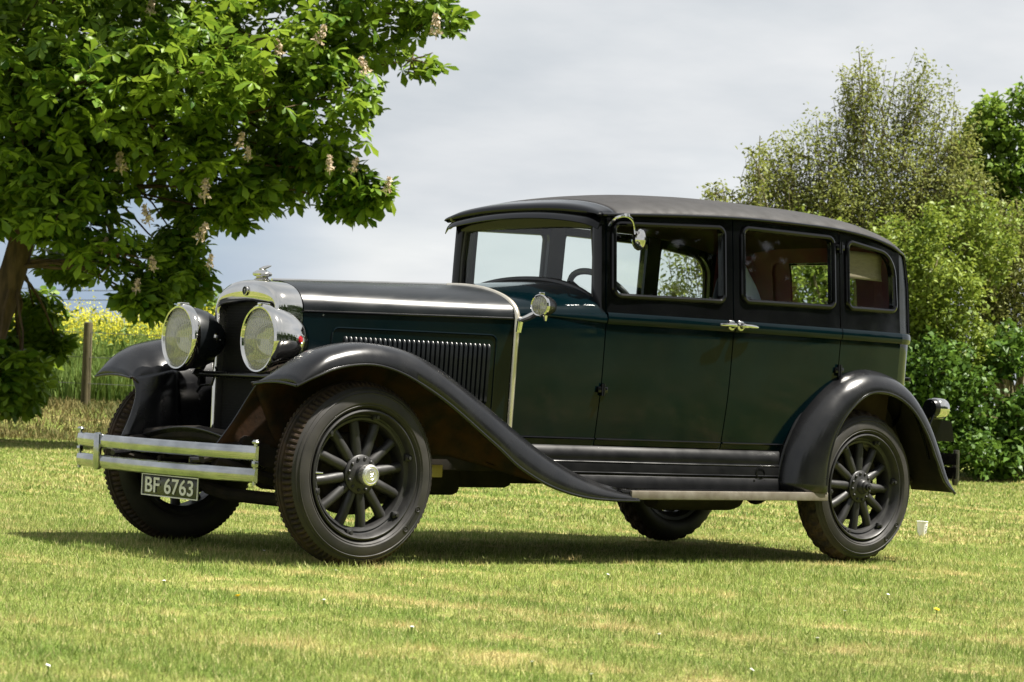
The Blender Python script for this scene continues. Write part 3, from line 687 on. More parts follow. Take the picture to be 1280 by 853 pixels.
# fenders
FC = [(-.395, .765), (-.36, .818), (-.28, .883), (-.18, .918), (-.084, .936), (.03, .938), (.126, .930), (.24, .905), (.345, .866), (.48, .797), (.62, .717), (.76, .634), (.907, .548), (1.03, .482), (1.152, .426), (1.27, .384), (1.352, .361), (1.46, .340), (1.52, .336)]
FL = [(-.395, .748), (-.33, .782), (-.23, .822), (-.13, .843), (-.03, .848), (.06, .835), (.15, .808), (.25, .765), (.35, .715), (.46, .65), (.573, .578), (.68, .51), (.763, .452), (.86, .402), (.953, .364), (1.08, .328), (1.195, .308), (1.35, .297), (1.52, .294)]
FXS = np.unique(np.r_[np.linspace(-.395, .3, 34), np.linspace(.3, 1.52, 44)])
def fender_front(sg):
    mb = MB(); rows = []
    for x in FXS:
        zc = float(crv(FC, x)); zl = float(crv(FL, x)); zl = min(zl, zc-.012)
        zb = float(np.interp(x, [-.395, -.375, -.345, -.31, -.27, -.22, .25, .7, 1.1, 1.52], [.762, .735, .69, .64, .57, .50, .48, .47, .37, .325]))
        zb = min(zb, zc-.008); h = zc-zb
        # width narrows into the running board
        yo = float(np.interp(x, [-.395, -.3, 0, .8, 1.52], [.775, .795, .80, .80, .795])); yi = float(np.interp(x, [-.395, -.25, .2, .7, 1.1, 1.52], [.475, .43, .41, .44, .55, .60]))
        ym = (yo*.62+yi*.38)
        pts = [(yo-.012, zl-.004), (yo, zl-.006), (yo+.004, zl+.004), (yo-.002, zl+(zc-zl)*.42), (yo-.022, zl+(zc-zl)*.72), (yo-.06, zl+(zc-zl)*.93), (ym+.02, zc), (ym-.03, zc-.004), (ym*.6+yi*.4, zc-.10*min(h, .3)), (ym*.25+yi*.75, zc-.34*min(h, .3)), (yi+.015, zc-.62*min(h, .3)), (yi, zc-.9*min(h, .3)), (yi-.01, zc-h*.96 if h > .3 else zb+.02*h), (yi-.02, zb)]
        P = np.array(pts); P = catmull(P, 30)
        rows.append([(x, -a, b_) for a, b_ in P])
    mb.loft(rows)
    # inner apron sweeping forward and down to the frame horn
    Le = catmull([(-.388, .480, .752), (-.396, .432, .695), (-.440, .392, .59), (-.500, .365, .49)], 16); Re = catmull([(-.17, .450, .80), (-.165, .432, .70), (-.16, .418, .59), (-.15, .408, .485)], 16)
    mb.loft([[tuple(np.array([1, -1, 1])*(a*(1-u)+b_*u)+np.array([0, .018*math.sin(math.pi*u), 0])) for u in np.linspace(1, 0, 10)] for a, b_ in zip(Le, Re)])
    f = mb.flip(sg).build('front_fender', m_satin, car, ang=60, solid=.006, mat2=m_rust, off=-1, turn=True)
    e = MB(); e.tube([(x, -float(np.interp(x, [-.395, -.3, 0, .8, 1.52], [.773, .797, .803, .803, .797])), min(float(crv(FL, x)), float(crv(FC, x))-.012)) for x in FXS], .0065, 8)
    e.tube([(-.396, -y, .748+.012*math.sin((y-.475)/.3*math.pi)) for y in np.linspace(.775, .475, 10)], .006, 8)
    e.flip(sg).build('rolled_edge', m_satin, f)
    return f
fender_front(-1); fender_front(1)
RA = ARCHX
RC = catmull([(2.70, .335), (2.712, .5), (2.775, .665), (2.895, .81), (3.07, .905), (3.25, .902), (3.42, .842), (3.56, .722), (3.67, .555), (3.735, .42), (3.79, .345)], 44)
RL = catmull([(2.776, .338), (2.779, .41), (2.787, .49), (2.835, .63), (2.935, .752), (3.08, .835), (3.24, .834), (3.395, .768), (3.52, .645), (3.62, .49), (3.69, .39), (3.765, .342)], 44)
def fender_rear(sg):
    mb = MB(); rows = []
    A = RA.copy(); 
    # the front foot of the body line comes down to the running board
    for i in range(44):
        a, c, l = A[i], RC[i], RL[i]
        row = [(a[0], -.50, a[1]), (a[0], -.600, a[1])]
        for q in np.linspace(0, math.pi/2, 16):
            f = 1-math.cos(q)**.9 if q < 1.57 else 1.0
            row.append((a[0]+(l[0]-a[0])*f, -(.655+.145*math.sin(q)), a[1]+(l[1]-a[1])*f))
        row.append((l[0]+.002, -.797, l[1]-.008)); rows.append(row)
    # close the front below the body line down to the board
    mb.loft(rows)
    f = mb.flip(sg).build('rear_fender', m_satin, car, ang=60, solid=.006, mat2=m_under, off=1)
    e = MB(); e.tube([(l[0], -.802, l[1]) for l in RL[1:]], .007, 8); e.flip(sg).build('rolled_edge', m_satin, f)
    w = MB(); w.tube([(a[0]-.004, -(.668+.0), a[1]+.006) for a in RA[:40]], .0075, 8); w.flip(sg).build('fender_bead', m_satin, f)
for sg in (-1, 1): fender_rear(sg)

# running boards and the valance above them
for sg in (-1, 1):
    rbm = MB(); rbm.box((1.43, -.782, .302), (2.80, -.60, .338), .004)
    rbd = rbm.flip(sg).build('running_board', m_rubber, car)
    rib = MB()
    for k in range(5): rib.box((1.55, -.765+k*.02, .337), (2.70, -.757+k*.02, .3415))
    rib.flip(sg).build('board_ribs', m_rubber, rbd, smooth=False)
    e = MB(); e.box((1.475, -.796, .299), (2.80, -.780, .340), .004); e.flip(sg).build('board_edge_trim', m_trim, rbd)
    va = MB(); rows = []
    for x in np.linspace(.86, 2.735, 26):
        lo_ = float(np.interp(x, [.86, 1.1, 1.4, 2.735], [.47, .40, .342, .338]))
        y0 = float(ys(x, .55))
        sec = [(y0-.03, .545), (y0-.008, .534), (y0+.010, .520), (y0+.020, .497), (y0+.0245, .476), (y0+.0225, .470), (y0+.0245, .464), (y0+.030, .435), (y0+.033, .407), (y0+.029, .403), (y0+.029, .399), (y0+.034, .394), (y0+.042, .36), (y0+.045, lo_ if lo_ < .36 else .338)]
        rows.append([(x, -a, max(b_, lo_-.03)) for a, b_ in sec])
    va.loft(rows); vo = va.flip(sg).build('running_board_valance', m_rubber, car, ang=40)
    fr = rounded([(1.27, .410), (2.60, .410), (2.60, .458), (1.16, .458)], .006, 3); fr = np.concatenate([np.linspace(fr[i], fr[(i+1) % len(fr)], 12, endpoint=False) if np.linalg.norm(fr[i]-fr[(i+1) % len(fr)]) > .1 else fr[i:i+1] for i in range(len(fr))])
    MB().tube([(x, -(float(ys(x, .55))+np.interp(z, [.40, .435, .464], [.033, .0305, .0255])), z) for x, z in fr], .003, 6, closed=True).flip(sg).build('valance_bead', m_satin, vo)
    cl = MB(); yy = float(ys(2.45, .55))+.034
    cl.revolve([(.030, .0), (.031, .003), (.026, .004)], c=(2.448, -yy+.002, .425), axis=(0, -1, 0), n=24)
    for dx, dz in ((-.045, -.03), (.025, -.03), (0, -.055)): cl.revolve([(.006, 0), (.005, .004), (0, .005)], c=(2.45+dx, -yy+.002, .405+dz*.6), axis=(0, -1, 0), n=10)
    cl.flip(sg).build('jack_cover', m_rubber, vo)

# chassis
ch = MB()
for sg in (-1, 1):
    ch.box((-.30, sg*.36-.03, .40), (3.9, sg*.36+.03, .50), .004)
    ch.tube([(-.56, sg*.36, .43), (-.45, sg*.36, .47), (-.30, sg*.36, .475)], [.02, .03, .045], 10)
    ch.tube([(x, sg*.37, .32+.10*abs((x-.02)/.5)**1.6) for x in np.linspace(-.5, .54, 15)], .026, 8)
    ch.tube([(x, sg*.50, .30+.10*abs((x-3.136)/.65)**1.6) for x in np.linspace(2.45, 3.8, 15)], .026, 8)
ch.box((-.2, -.40, .47), (3.74, .40, .53), .006)
ch.box((.1, -.22, .28), (.95, .22, .50), .03); ch.box((.95, -.12, .31), (1.35, .12, .48), .03)
ch.tube([(1.3, 0, .36), (3.05, 0, .36)], .035, 10); ch.box((3.3, -.32, .30), (3.7, .32, .46), .05)
ch.tube([(0.05, -.60, .34), (.02, -.45, .27), (0, -.25, .25), (0, .25, .25), (.02, .45, .27), (.05, .60, .34)], .030, 10)
ch.tube([(.42, -.46, .36), (.40, -.46, .28), (.22, -.44, .27), (.16, -.42, .29)], [.02, .024, .02, .02], 8)
ch.tube([(3.136, -.66, .375), (3.136, .66, .375)], .045, 12)
ch.revolve([(0, -.10), (.09, -.08), (.13, 0), (.09, .08), (0, .10)], c=(3.136, 0, .36), axis=(0, 1, 0), n=20)
ch.revolve([(0, -.30), (.06, -.29), (.072, -.24), (.072, .24), (.06, .29), (0, .30)], c=(2.25, -.42, .30), axis=(1, 0, 0), n=20)
ch.tube([(-.36, -.40, .50), (-.355, -.2, .52), (-.35, 0, .53), (-.355, .2, .52), (-.36, .40, .50)], .03, 10)
chassis = ch.build('chassis', m_under, car)
MB().loft([[(-.40+.12*t_**2, y*1.0, .492+.062*math.cos(y/.42*math.pi/2)-.10*t_**2) for t_ in (0, .25, .5, .75, 1)] for y in np.linspace(-.42, .42, 15)]).build('frame_apron', m_satin, car, solid=.006)
MB().box((.50, -.52, .375), (.59, -.505, .43), .004).build('steering_box_cover', m_brass, chassis)
# floor, bulkhead, wheel houses
fl = MB(); fl.box((1.02, -.44, .53), (1.5, .44, .56)); fl.box((1.5, -.50, .53), (2.66, .50, .56)); fl.box((1.012, -.44, .53), (1.035, .44, 1.09)); fl.box((2.62, -.49, .53), (3.70, .49, .60)); 
for s_ in (-1, 1):
    fl.loft([[(a[0], s_*.50, a[1]) for a in RA], [(a[0], s_*.50, .50) for a in RA]])
fl.build('floor_pan', m_under, car, smooth=False)

# wheels
def make_wheel(kind):
    """wheel modelled about the origin with its outer face towards -y"""
    zt = 'wheel'
    fel = MB().revolve([(.247, -.046), (.252, -.058), (.257, -.074), (.264, -.082), (.2705, -.079), (.2715, -.06), (.262, -.03), (.262, .05), (.268, .065), (.250, .06), (.238, .045), (.225, .035), (.220, -.030), (.226, -.044), (.236, -.048), (.240, -.043)], n=64, close=True)
    for k in range(6):
        q = R(60*k+17); cx, cz = .246*math.cos(q), .246*math.sin(q)
        fel.revolve([(.013, .0), (.013, .016), (.008, .018), (.008, .026), (0, .027)], c=(cx, -.048, cz), axis=(0, -1, 0), n=8)
        fel.box((cx-.016, -.062, cz-.014), (cx+.016, -.046, cz+.014), .003)
    w = fel.build('wheel', m_wheel, None)
    # tyre: shoulder lugs cut by grooves
    nseg = 288 if kind == 'front' else 144
    pf = [(.268, .060), (.276, .072), (.298, .083), (.330, .082), (.352, .072), (.364, .060), (.3735, .052), (.3815, .042), (.384, .030), (.3865, .026), (.380, .022), (.380, .018), (.388, .015), (.389, .004), (.382, .001), (.382, -.001), (.389, -.004), (.388, -.015), (.380, -.018), (.380, -.022), (.3865, -.026), (.384, -.030), (.3815, -.042), (.3735, -.052), (.364, -.060), (.352, -.072), (.330, -.084), (.298, -.086), (.277, -.073), (.268, -.056)]
    n = len(pf); tread_rows = {6, 7, 8, 9, n-10, n-9, n-8, n-7}; mid = {12, 13, 16, 17}
    def fn(j, k, r):
        if kind == 'front':
            return r-.013 if (j in tread_rows and k % 3 == 0) else r
        if j in tread_rows and k % 4 in (0, 1): return r-.013
        if j in mid and (k+2) % 4 in (0, 1): return r-.008
        return r
    def split(a, b_): return [p for p in pf][a:b_]
    tr = MB().revolve([(r, h) for r, h in pf[5:n-5]], n=nseg, fn=lambda j, k, r: fn(j+5, k, r))
    ty = MB().revolve(pf[:6], n=96); ty.revolve(pf[n-6:], n=96)
    for rr_, h in ((.338, -.0815), (.352, -.0735), (.288, -.0815)):
        ty.revolve([(rr_-.003, h), (rr_, h-.0022), (rr_+.003, h+.0004)], n=96)
    for q in (R(-27), R(-46)):
        cx, cz = .312*math.cos(q), .312*math.sin(q)
        ty.revolve([(.008, 0), (.010, .003), (.013, .003), (.014, 0)], c=(cx, -.0855, cz), axis=(0, -1, 0), n=16)
        ty.revolve([(0, .002), (.004, .002), (.005, 0)], c=(cx, -.0855, cz), axis=(0, -1, 0), n=10)
    for k in range(7):
        q = R(-31-k*1.9); ty.box((.312*math.cos(q)-.002, -.0875, .312*math.sin(q)-.004), (.312*math.cos(q)+.002, -.085, .312*math.sin(q)+.004))
    tyre = ty.build('tyre', m_wall, w); tr.build('tread', m_tyre, tyre, smooth=False)
    for k in range(12):
        q = R(30*k+8); d = np.array([math.cos(q), 0, math.sin(q)])
        s_ = MB(); s_.tube([d*.055+np.array([0, -.012, 0]), d*.10+np.array([0, -.018, 0]), d*.18+np.array([0, -.02, 0]), d*.226+np.array([0, -.012, 0])], [.026, .0245, .0215, .0235], 12)
        s_.build('spoke', m_wheel, w)
    hb = MB().revolve([(0, -.078), (.030, -.078), (.036, -.072), (.040, -.058), (.060, -.052), (.078, -.048), (.082, -.044), (.082, -.03), (.05, -.02), (.05, .08)], n=40)
    for k in range(12):
        q = R(30*k+20); hb.revolve([(.0075, 0), (.0075, .006), (.004, .009), (0, .0095)], c=(.067*math.cos(q), -.0495, .067*math.sin(q)), axis=(0, -1, 0), n=8)
    if kind == 'rear':
        hb.revolve([(.030, -.078), (.026, -.088), (.018, -.092), (.018, -.104), (.010, -.106), (.010, -.116), (0, -.117)], n=24)
    hb.build('hub', m_wheel, w)
    MB().revolve([(.06, .0), (.165, .012), (.172, .02), (.172, .085), (.05, .09)], n=48).build('brake_drum', m_under, w)
    if kind == 'front':
        hc = MB().revolve([(.036, -.072), (.044, -.088), (.0455, -.104), (.043, -.112), (.036, -.116), (.031, -.114), (.029, -.117), (.018, -.119), (.016, -.117), (0, -.118)], n=40)
        hc.tube([(.006, -.119, .007), (-.005, -.119, .004), (.004, -.119, -.001), (-.006, -.119, -.006)], .0018, 6)
        hc.build('hub_cap', m_hub, w)
        MB().tube([(-.238, -.05, .005), (-.205, -.056, .004)], [.005, .0035], 8).build('valve', m_chrome, w)
    return w
def copy_tree(o, parent=None):
    c = o.copy(); COL.objects.link(c); c.parent = parent
    for k in o.children: copy_tree(k, c)
    return c
def place(w, x, sg, z, rz=0, spin=0):
    w.parent = car; w.location = (x, sg*.662, z); w.rotation_mode = 'ZYX'
    w.rotation_euler = (0, R(spin), R(rz) if sg < 0 else math.pi+R(rz))
wf = make_wheel('front'); wf2 = copy_tree(wf); place(wf, 0, -1, .392, rz=0, spin=0); place(wf2, 0, 1, .40, spin=23)
wr = make_wheel('rear'); wr2 = copy_tree(wr); place(wr, 3.136, -1, .366, spin=11); place(wr2, 3.136, 1, .37, spin=40)
for w_ in (wr, wr2): w_.scale = (.98, 1, .98)

# bumpers
fb = empty('front_bumper'); fb.parent = car
def bar(z, h, bow=.085, x0=-.592, half=.692, n=29, sgn=-1):
    mb = MB(); rows = []
    for y in np.linspace(-half, half, n):
        x = x0+bow*(y/half)**2*(-sgn)
        rows.append([(x+sgn*o, y, z+k*h/2) for o, k in ((-.006, 1.0), (.0, 1.0), (.006, .82), (.009, .4), (.010, 0), (.009, -.4), (.006, -.82), (.0, -1.0), (-.006, -1.0))])
    return mb.loft(rows, closed=True, cap=True)
fb.location = (0, .012, -.012)
bar(.481, .058).build('bumper_bar', m_bump, fb); bar(.391, .058).build('bumper_bar', m_bump, fb)
for y in (-.30, .30): MB().tube([(-.572, y, .435), (-.46, y*1.15, .44), (-.36, y*1.2, .45)], .012, 8).build('bumper_bracket', m_satin, fb)
ck = MB(); xk = -.592+.085*(.43/.692)**2
ck.box((xk-.020, .407, .356), (xk+.002, .455, .518), .0095); ck.build('bumper_clamp', m_bump, fb)
for y in (-.68, .68):
    ebt = MB(); xe = -.508
    ebt.tube([(xe, y, .352), (xe, y, .520)], .008, 12); ebt.revolve([(.015, 0), (.017, .006), (.010, .014), (0, .016)], c=(xe, y, .52), axis=(0, 0, 1), n=14); ebt.box((xe-.010, y-.012, .424), (xe+.010, y+.012, .450), .004)
    ebt.build('bumper_bolt', m_bump, fb)
# rear bumper
rbp = empty('rear_bumper'); rbp.parent = car
for z, h in ((.512, .06), (.440, .06)): bar(z, h, x0=4.0, bow=.05, half=.66, sgn=1).build('bumper_bar', m_satin, rbp)
for y in (-.64, .64):
    MB().tube([(3.962, y, .375), (3.966, y, .40), (3.965, y, .56)], [.012, .02, .016], 12).build('bumper_bolt', m_dull, rbp)
MB().tube([(3.7, -.36, .46), (3.99, -.36, .475)], .02, 8).both('bumper_bracket', m_under, rbp)

# number plate
np_ = MB(); np_.box((-.462, -.198, .248), (-.455, .238, .342), .002)
plate = np_.build('number_plate', m_plateb, car)
pb = MB()
for a, c in (((-.4655, -.198, .248), (-.4615, .238, .2525)), ((-.4655, -.198, .3375), (-.4615, .238, .342)), ((-.4655, -.198, .2525), (-.4615, -.1935, .3375)), ((-.4655, .2335, .2525), (-.4615, .238, .3375))): pb.box(a, c)
pb.build('plate_border', m_platew, plate, smooth=False)
fc = bpy.data.curves.new('lettering', 'FONT'); fc.body = 'BF 6763'; fc.size = 1.0; fc.extrude = .01; fc.align_x = 'LEFT'; fc.offset = .012
fo = bpy.data.objects.new('lettering_curve', fc); COL.objects.link(fo)
dg = bpy.context.evaluated_depsgraph_get(); lm = bpy.data.meshes.new_from_object(fo.evaluated_get(dg)); bpy.data.objects.remove(fo)
co_ = np.array([v.co[:] for v in lm.vertices]); x0, x1 = co_[:, 0].min(), co_[:, 0].max(); z0, z1 = co_[:, 1].min(), co_[:, 1].max()
for v in lm.vertices:
    a = (v.co.x-x0)/(x1-x0); c = (v.co.y-z0)/(z1-z0); v.co = (-.4645-.001*(1 if v.co.z > 0 else -1), .208-a*.372, .262+c*.067)
lm.materials.clear(); lm.materials.append(m_platew); lm.flip_normals()
lb = bmesh.new(); lb.from_mesh(lm)
for lo_y, hi_y in ((.095, 1), (-1, .095)):          # the two words
    w_ = lb.copy(); bmesh.ops.delete(w_, geom=[v for v in w_.verts if not lo_y < v.co.y < hi_y], context='VERTS')
    m2 = bpy.data.meshes.new('lettering'); w_.to_mesh(m2); m2.materials.append(m_platew); lo = bpy.data.objects.new('lettering', m2); COL.objects.link(lo); lo.parent = plate
MB().tube([(-.458, -.1, .34), (-.44, -.1, .42)], .008, 8).tube([(-.458, .14, .34), (-.44, .14, .42)], .008, 8).build('plate_bracket', m_under, plate)

# cowl lamps on the bright band
for sg in (-1, 1):
    c = np.array([1.022, -.625, 1.152]); ax = (-.98, -.2, 0)
    b_ = MB().revolve([(.040, .0), (.047, -.004), (.047, -.02), (.043, -.05), (.034, -.078), (.018, -.095), (0, -.10)], c=c, axis=ax, n=32).flip(sg).build('cowl_lamp', m_satin, car)
    MB().revolve([(.041, .006), (.046, .010), (.051, .004), (.051, -.006), (.046, -.008)], c=c, axis=ax, n=32).box(tuple(c+np.array([-.006, -.005, .048])), tuple(c+np.array([.02, .006, .060])), .002).tube([(c[0]+.03, c[1], c[2]-.045), (c[0]+.03, c[1]-.004, c[2]-.068)], [.012, .006], 8).flip(sg).build('lamp_rim', m_chrome, b_)
    MB().revolve([(.042, .006), (.03, .011), (0, .014)], c=c, axis=ax, n=32).flip(sg).build('lens', m_lens, b_)
    MB().revolve([(.041, .004), (.036, -.02), (.02, -.04), (0, -.046)], c=c, axis=ax, n=32).flip(sg).build('reflector', m_chrome, b_)
    MB().tube([(1.04, -.60, 1.125), (1.018, -.555, 1.10), (1.004, -.515, 1.085), (1.0, -.509, 1.03)], [.014, .016, .017, .014], 10).flip(sg).build('lamp_bracket', m_chrome, b_)

# mirror on the door pillar
mr_ = MB(); mr_.tube(catmull([(1.490, -0.550, 1.548), (1.486, -0.585, 1.575), (1.500, -0.615, 1.590), (1.528, -0.625, 1.592), (1.560, -0.630, 1.575), (1.575, -0.632, 1.535), (1.577, -0.634, 1.512)], 18), .007, 8)
mr_.revolve([(.016, 0), (.014, .014), (0, .016)], c=(1.528, -0.625, 1.590), axis=(0, 0, 1), n=12)
arm = mr_.build('side_mirror', m_chrome, car)
MB().revolve([(.050, .0), (.051, -.006), (.046, -.016), (.032, -.028), (.014, -.034), (0, -.035)], c=(1.606, -0.638, 1.490), axis=(.86, -.2, 0), n=32).build('mirror_shell', m_chrome, arm)
MB().revolve([(.050, .0), (.049, .003), (0, .004)], c=(1.606, -0.638, 1.490), axis=(.86, -.2, 0), n=32).build('mirror_glass', m_dark, arm)

# rear lamp and its bracket
rl = MB().revolve([(0, .0), (.046, .002), (.050, .010), (.050, .055)], c=(3.90, -.50, .775), axis=(1, 0, 0), n=32)
for dz in (.028, -.004): rl.revolve([(.006, 0), (.005, .005), (0, .006)], c=(3.90, -.515, .775+dz), axis=(-1, 0, 0), n=10)
tail = rl.build('tail_lamp', m_satin, car)
MB().revolve([(.0505, .035), (.054, .040), (.054, .100), (.050, .110), (.046, .112)], c=(3.90, -.50, .775), axis=(1, 0, 0), n=32).build('lamp_rim', m_chrome, tail)
MB().revolve([(.048, .108), (.03, .118), (0, .121)], c=(3.90, -.50, .775), axis=(1, 0, 0), n=32).build('lens', m_red, tail)
tb = MB(); tb.add([(3.86, -.50, .725), (4.09, -.50, .708), (4.12, -.50, .60), (3.88, -.50, .605), (3.86, -.485, .725), (4.09, -.485, .708), (4.12, -.485, .60), (3.88, -.485, .605)], [(0, 1, 2, 3), (7, 6, 5, 4), (0, 4, 5, 1), (1, 5, 6, 2), (2, 6, 7, 3), (3, 7, 4, 0)])
tb.box((3.88, -.52, .715), (3.96, -.48, .735), .004); tb.tube([(3.62, -.40, .52), (3.80, -.44, .58), (3.90, -.49, .65)], .014, 8)
tb.tube([(3.92, -.525, .745), (3.89, -.54, .735), (3.875, -.535, .70), (3.87, -.51, .60)], .007, 8)
tb.build('lamp_bracket', m_black, tail, ang=30)
# luggage rack folded behind the body
lr = MB()
for y in (-.34, -.17, 0, .17, .34): lr.tube([(3.80, y, .55), (3.83, y, .93)], .010, 8)
for z in (.56, .74, .92): lr.tube([(3.80+.03*(z-.55)/.38, -.42, z), (3.80+.03*(z-.55)/.38, .42, z)], .011, 8)
lr.build('luggage_rack', m_satin, car)

# interior
st = MB()
st.box((1.72, -.50, .58), (2.18, .50, .82), .05); seat = st.build('front_seat', m_int, car)
MB().loft([[(2.12+.10*t_+o*(1), y, .78+.36*t_) for t_, o in ((0, -.07), (.5, -.075), (.9, -.07), (1.0, -.04), (1.03, 0), (.9, .05), (0, .06))] for y in np.linspace(-.50, .50, 9)], closed=True, cap=True).build('seat_back', m_int, seat)
s2 = MB(); s2.box((2.85, -.48, .58), (3.35, .48, .86), .05); rseat = s2.build('rear_seat', m_leather, car)
MB().loft([[(3.38+.16*t_+o, y, .80+.42*t_) for t_, o in ((0, -.08), (.5, -.085), (.9, -.075), (1.0, -.04), (1.03, 0), (.9, .05), (0, .06))] for y in np.linspace(-.48, .48, 9)], closed=True, cap=True).build('seat_back', m_leather, rseat)
# maroon trim on the inside of the far side behind the rear door, and cloth on the pillars
tr_ = MB(); yy = lambda x, z: float(ys(min(x, 3.5), z))-.045
tr_.loft([[(x, yy(x, z), z) for z in np.linspace(.6, 1.235, 6)] for x in np.linspace(1.52, 3.42, 14)])
tr_.both('door_trim', m_int, car)
bt = MB(); window_panel(bt, [(-.50, .8), (.50, .8), (.46, 1.60), (-.46, 1.60)], bw, lambda y, z, i=0: tuple(np.array(back3(y, z, .055-.0*i))), reveal=0)
bt.build('rear_trim', m_leather, car)
for x0, x1 in ((2.16, 2.264), (2.898, 2.985)):
    tp = MB().loft([[(x, yy(x, z)+.012, z) for z in np.linspace(1.2, 1.62, 6)] for x in (x0, x1)])
    tp.both('pillar_trim', m_int, car)
ct = MB(); ct.loft([[(np.array(rear3(k, z))*np.array([1, 0, 1])+np.array([-.05*k/28, -rear3(k, 1.12)[1]*-1*.93*float(prof(z)), 0])).tolist() for z in np.linspace(1.0, 1.60, 10)] for k in range(0, 30)])
ct.loft([[(3.385+.01*t_, -(float(ys(3.4, z))-.045), z) for z in np.linspace(1.0, 1.58, 8)] for t_ in (0, 4)])
ct.both('corner_trim', m_leather, car)
dsb = MB(); rows = []
for y in np.linspace(-.48, .48, 17):
    zt_ = 1.10+.15*math.sqrt(max(0, 1-(y/.51)**2)); rows.append([(1.492, y, zt_), (1.54, y, zt_-.01), (1.57, y, zt_-.06), (1.56, y, 1.0)])
dsb.loft(rows).build('dashboard', m_dash, car)
# steering wheel
sc_ = np.array([1.71, -.30, 1.205]); n_ = np.array([.62, 0, .60]); n_ /= np.linalg.norm(n_); e1 = np.array([0, 1.0, 0]); e2 = np.cross(n_, e1)
sw = MB(); sw.tube([sc_+.195*(math.cos(q)*e1+math.sin(q)*e2) for q in np.linspace(0, 2*math.pi, 40, endpoint=False)], .0155, 10, closed=True)
swo = sw.build('steering_wheel', m_dark, car)
sp = MB()
for k in range(4): q = R(45+90*k); sp.tube([sc_-n_*.03, sc_+.1*(math.cos(q)*e1+math.sin(q)*e2)-n_*.015, sc_+.19*(math.cos(q)*e1+math.sin(q)*e2)], .008, 8)
sp.revolve([(0, .0), (.03, -.005), (.034, -.03), (.02, -.05)], c=sc_, axis=tuple(n_), n=20); sp.tube([sc_-n_*.02, sc_-n_*.55], .02, 10)
sp.build('steering_column', m_dark, swo)
# roller blind behind the near quarter window
MB().loft([[(x, -(float(ys(min(x, 3.5), z))-.05-.004*math.sin(z*40)), z) for z in np.linspace(1.405, 1.545, 8)] for x in np.linspace(2.99, 3.33, 6)]).build('roller_blind', m_blind, car, solid=.002)
# pale dust sheet heaped over the rear seat: a loose thing of its own
ds = MB(); rows = []
for u_ in np.linspace(-.46, -.10, 22):
    r = []
    for v_ in np.linspace(0, 1, 20):
        x = 2.42+.6*(u_+.46)+.56*v_; top = 1.435-.95*max(0, v_-.22)**1.15-.55*max(0, .12-v_) ; fold = .010*math.sin(u_*31+v_*9)+.007*math.sin(u_*57-v_*17)
        edge = max(0, abs(u_+.28)-.10)/.08
        r.append((x+fold*.8, u_, top-.16*edge**1.5+fold))
    rows.append(r)
ds.loft(rows)
sheet = ds.build('dust_sheet', m_sheet, None, solid=.004, ang=60)
tag(sheet, 'pale grey dust sheet heaped inside the car, seen through its near rear door window', 'dust sheet')

# ================================================================== SURROUNDINGS
m_bark = pm('chestnut_bark', (.11, .075, .045), (.05, .037, .026), 5, .9, .95, bump=.8, bscale=14, spec=.15, stretch=(3, 3, .6))
m_twig = pm('grey_twig_bark', (.155, .135, .070), (.105, .088, .048), 5, .9, .95, spec=.15)
m_chest = leafmat('chestnut_leaves', (.040, .100, .008), (.185, .285, .028), .40, .40, 1.3)
m_cand = pm('chestnut_blossom', (.46, .36, .27), (.58, .47, .35), 30, .8, .9, spec=.1)

def leaf_dirs(n, up=.5):
    v = rng.normal(size=(n, 3)); v[:, 2] = np.abs(v[:, 2])*1.0+up; return v/np.linalg.norm(v, axis=1, keepdims=True)
def frames(N):
    a = rng.normal(size=N.shape); T = a-N*np.sum(a*N, 1, keepdims=True); T /= np.linalg.norm(T, axis=1, keepdims=True); return T, np.cross(N, T)
def simple_leaves(P, size, asp=.5, up=.4, fold=.25):
    """diamond leaves of two triangles folded on the midrib"""
    n = len(P); N = leaf_dirs(n, up); T, B = frames(N); s = (size*(.6+.8*rng.random(n)))[:, None]
    tip = P+T*s+N*s*-.15; l = P+T*s*.45+B*s*asp*.5+N*s*fold*.4; r_ = P+T*s*.45-B*s*asp*.5+N*s*fold*.4
    V = np.stack([P, r_, tip, l], 1).reshape(-1, 3); F = np.arange(4*n).reshape(-1, 4)
    return V, F
LF = None
def palmate(P, size, up=.9):
    """horse chestnut leaves: five to seven drooping obovate leaflets round one point"""
    out = []
    n = len(P); N = leaf_dirs(n, up); T, B = frames(N)
    for k in range(6):
        a = R(-125+50*k)+rng.normal(0, .08, n); d = np.cos(a)[:, None]*T+np.sin(a)[:, None]*B
        side = -np.sin(a)[:, None]*T+np.cos(a)[:, None]*B
        ln = (size*(.62+.38*np.cos(R(-125+50*k)*.8))*(.75+.5*rng.random(n)))[:, None]
        dr = (.25+.5*rng.random(n))[:, None]
        def q(t_, w_, lift): return P+d*ln*t_*(1-.12*dr*t_)-N*ln*dr*t_**1.8*.75+side*ln*w_+N*ln*lift
        pts = [q(0, 0, 0), q(.36, -.11, .02), q(.74, -.235, .03), q(1.0, 0, 0), q(.74, .235, .03), q(.36, .11, .02)]
        mid = q(.6, 0, -.035)
        V = np.stack(pts+[mid], 1)          # n,7,3
        out.append(V)
    V = np.concatenate(out, 0); m = len(V)
    base = np.array([[0, 1, 6], [1, 2, 6], [2, 3, 6], [3, 4, 6], [4, 5, 6], [5, 0, 6]])
    F = (np.arange(m)[:, None, None]*7+base[None]).reshape(-1, 3)
    return V.reshape(-1, 3), F
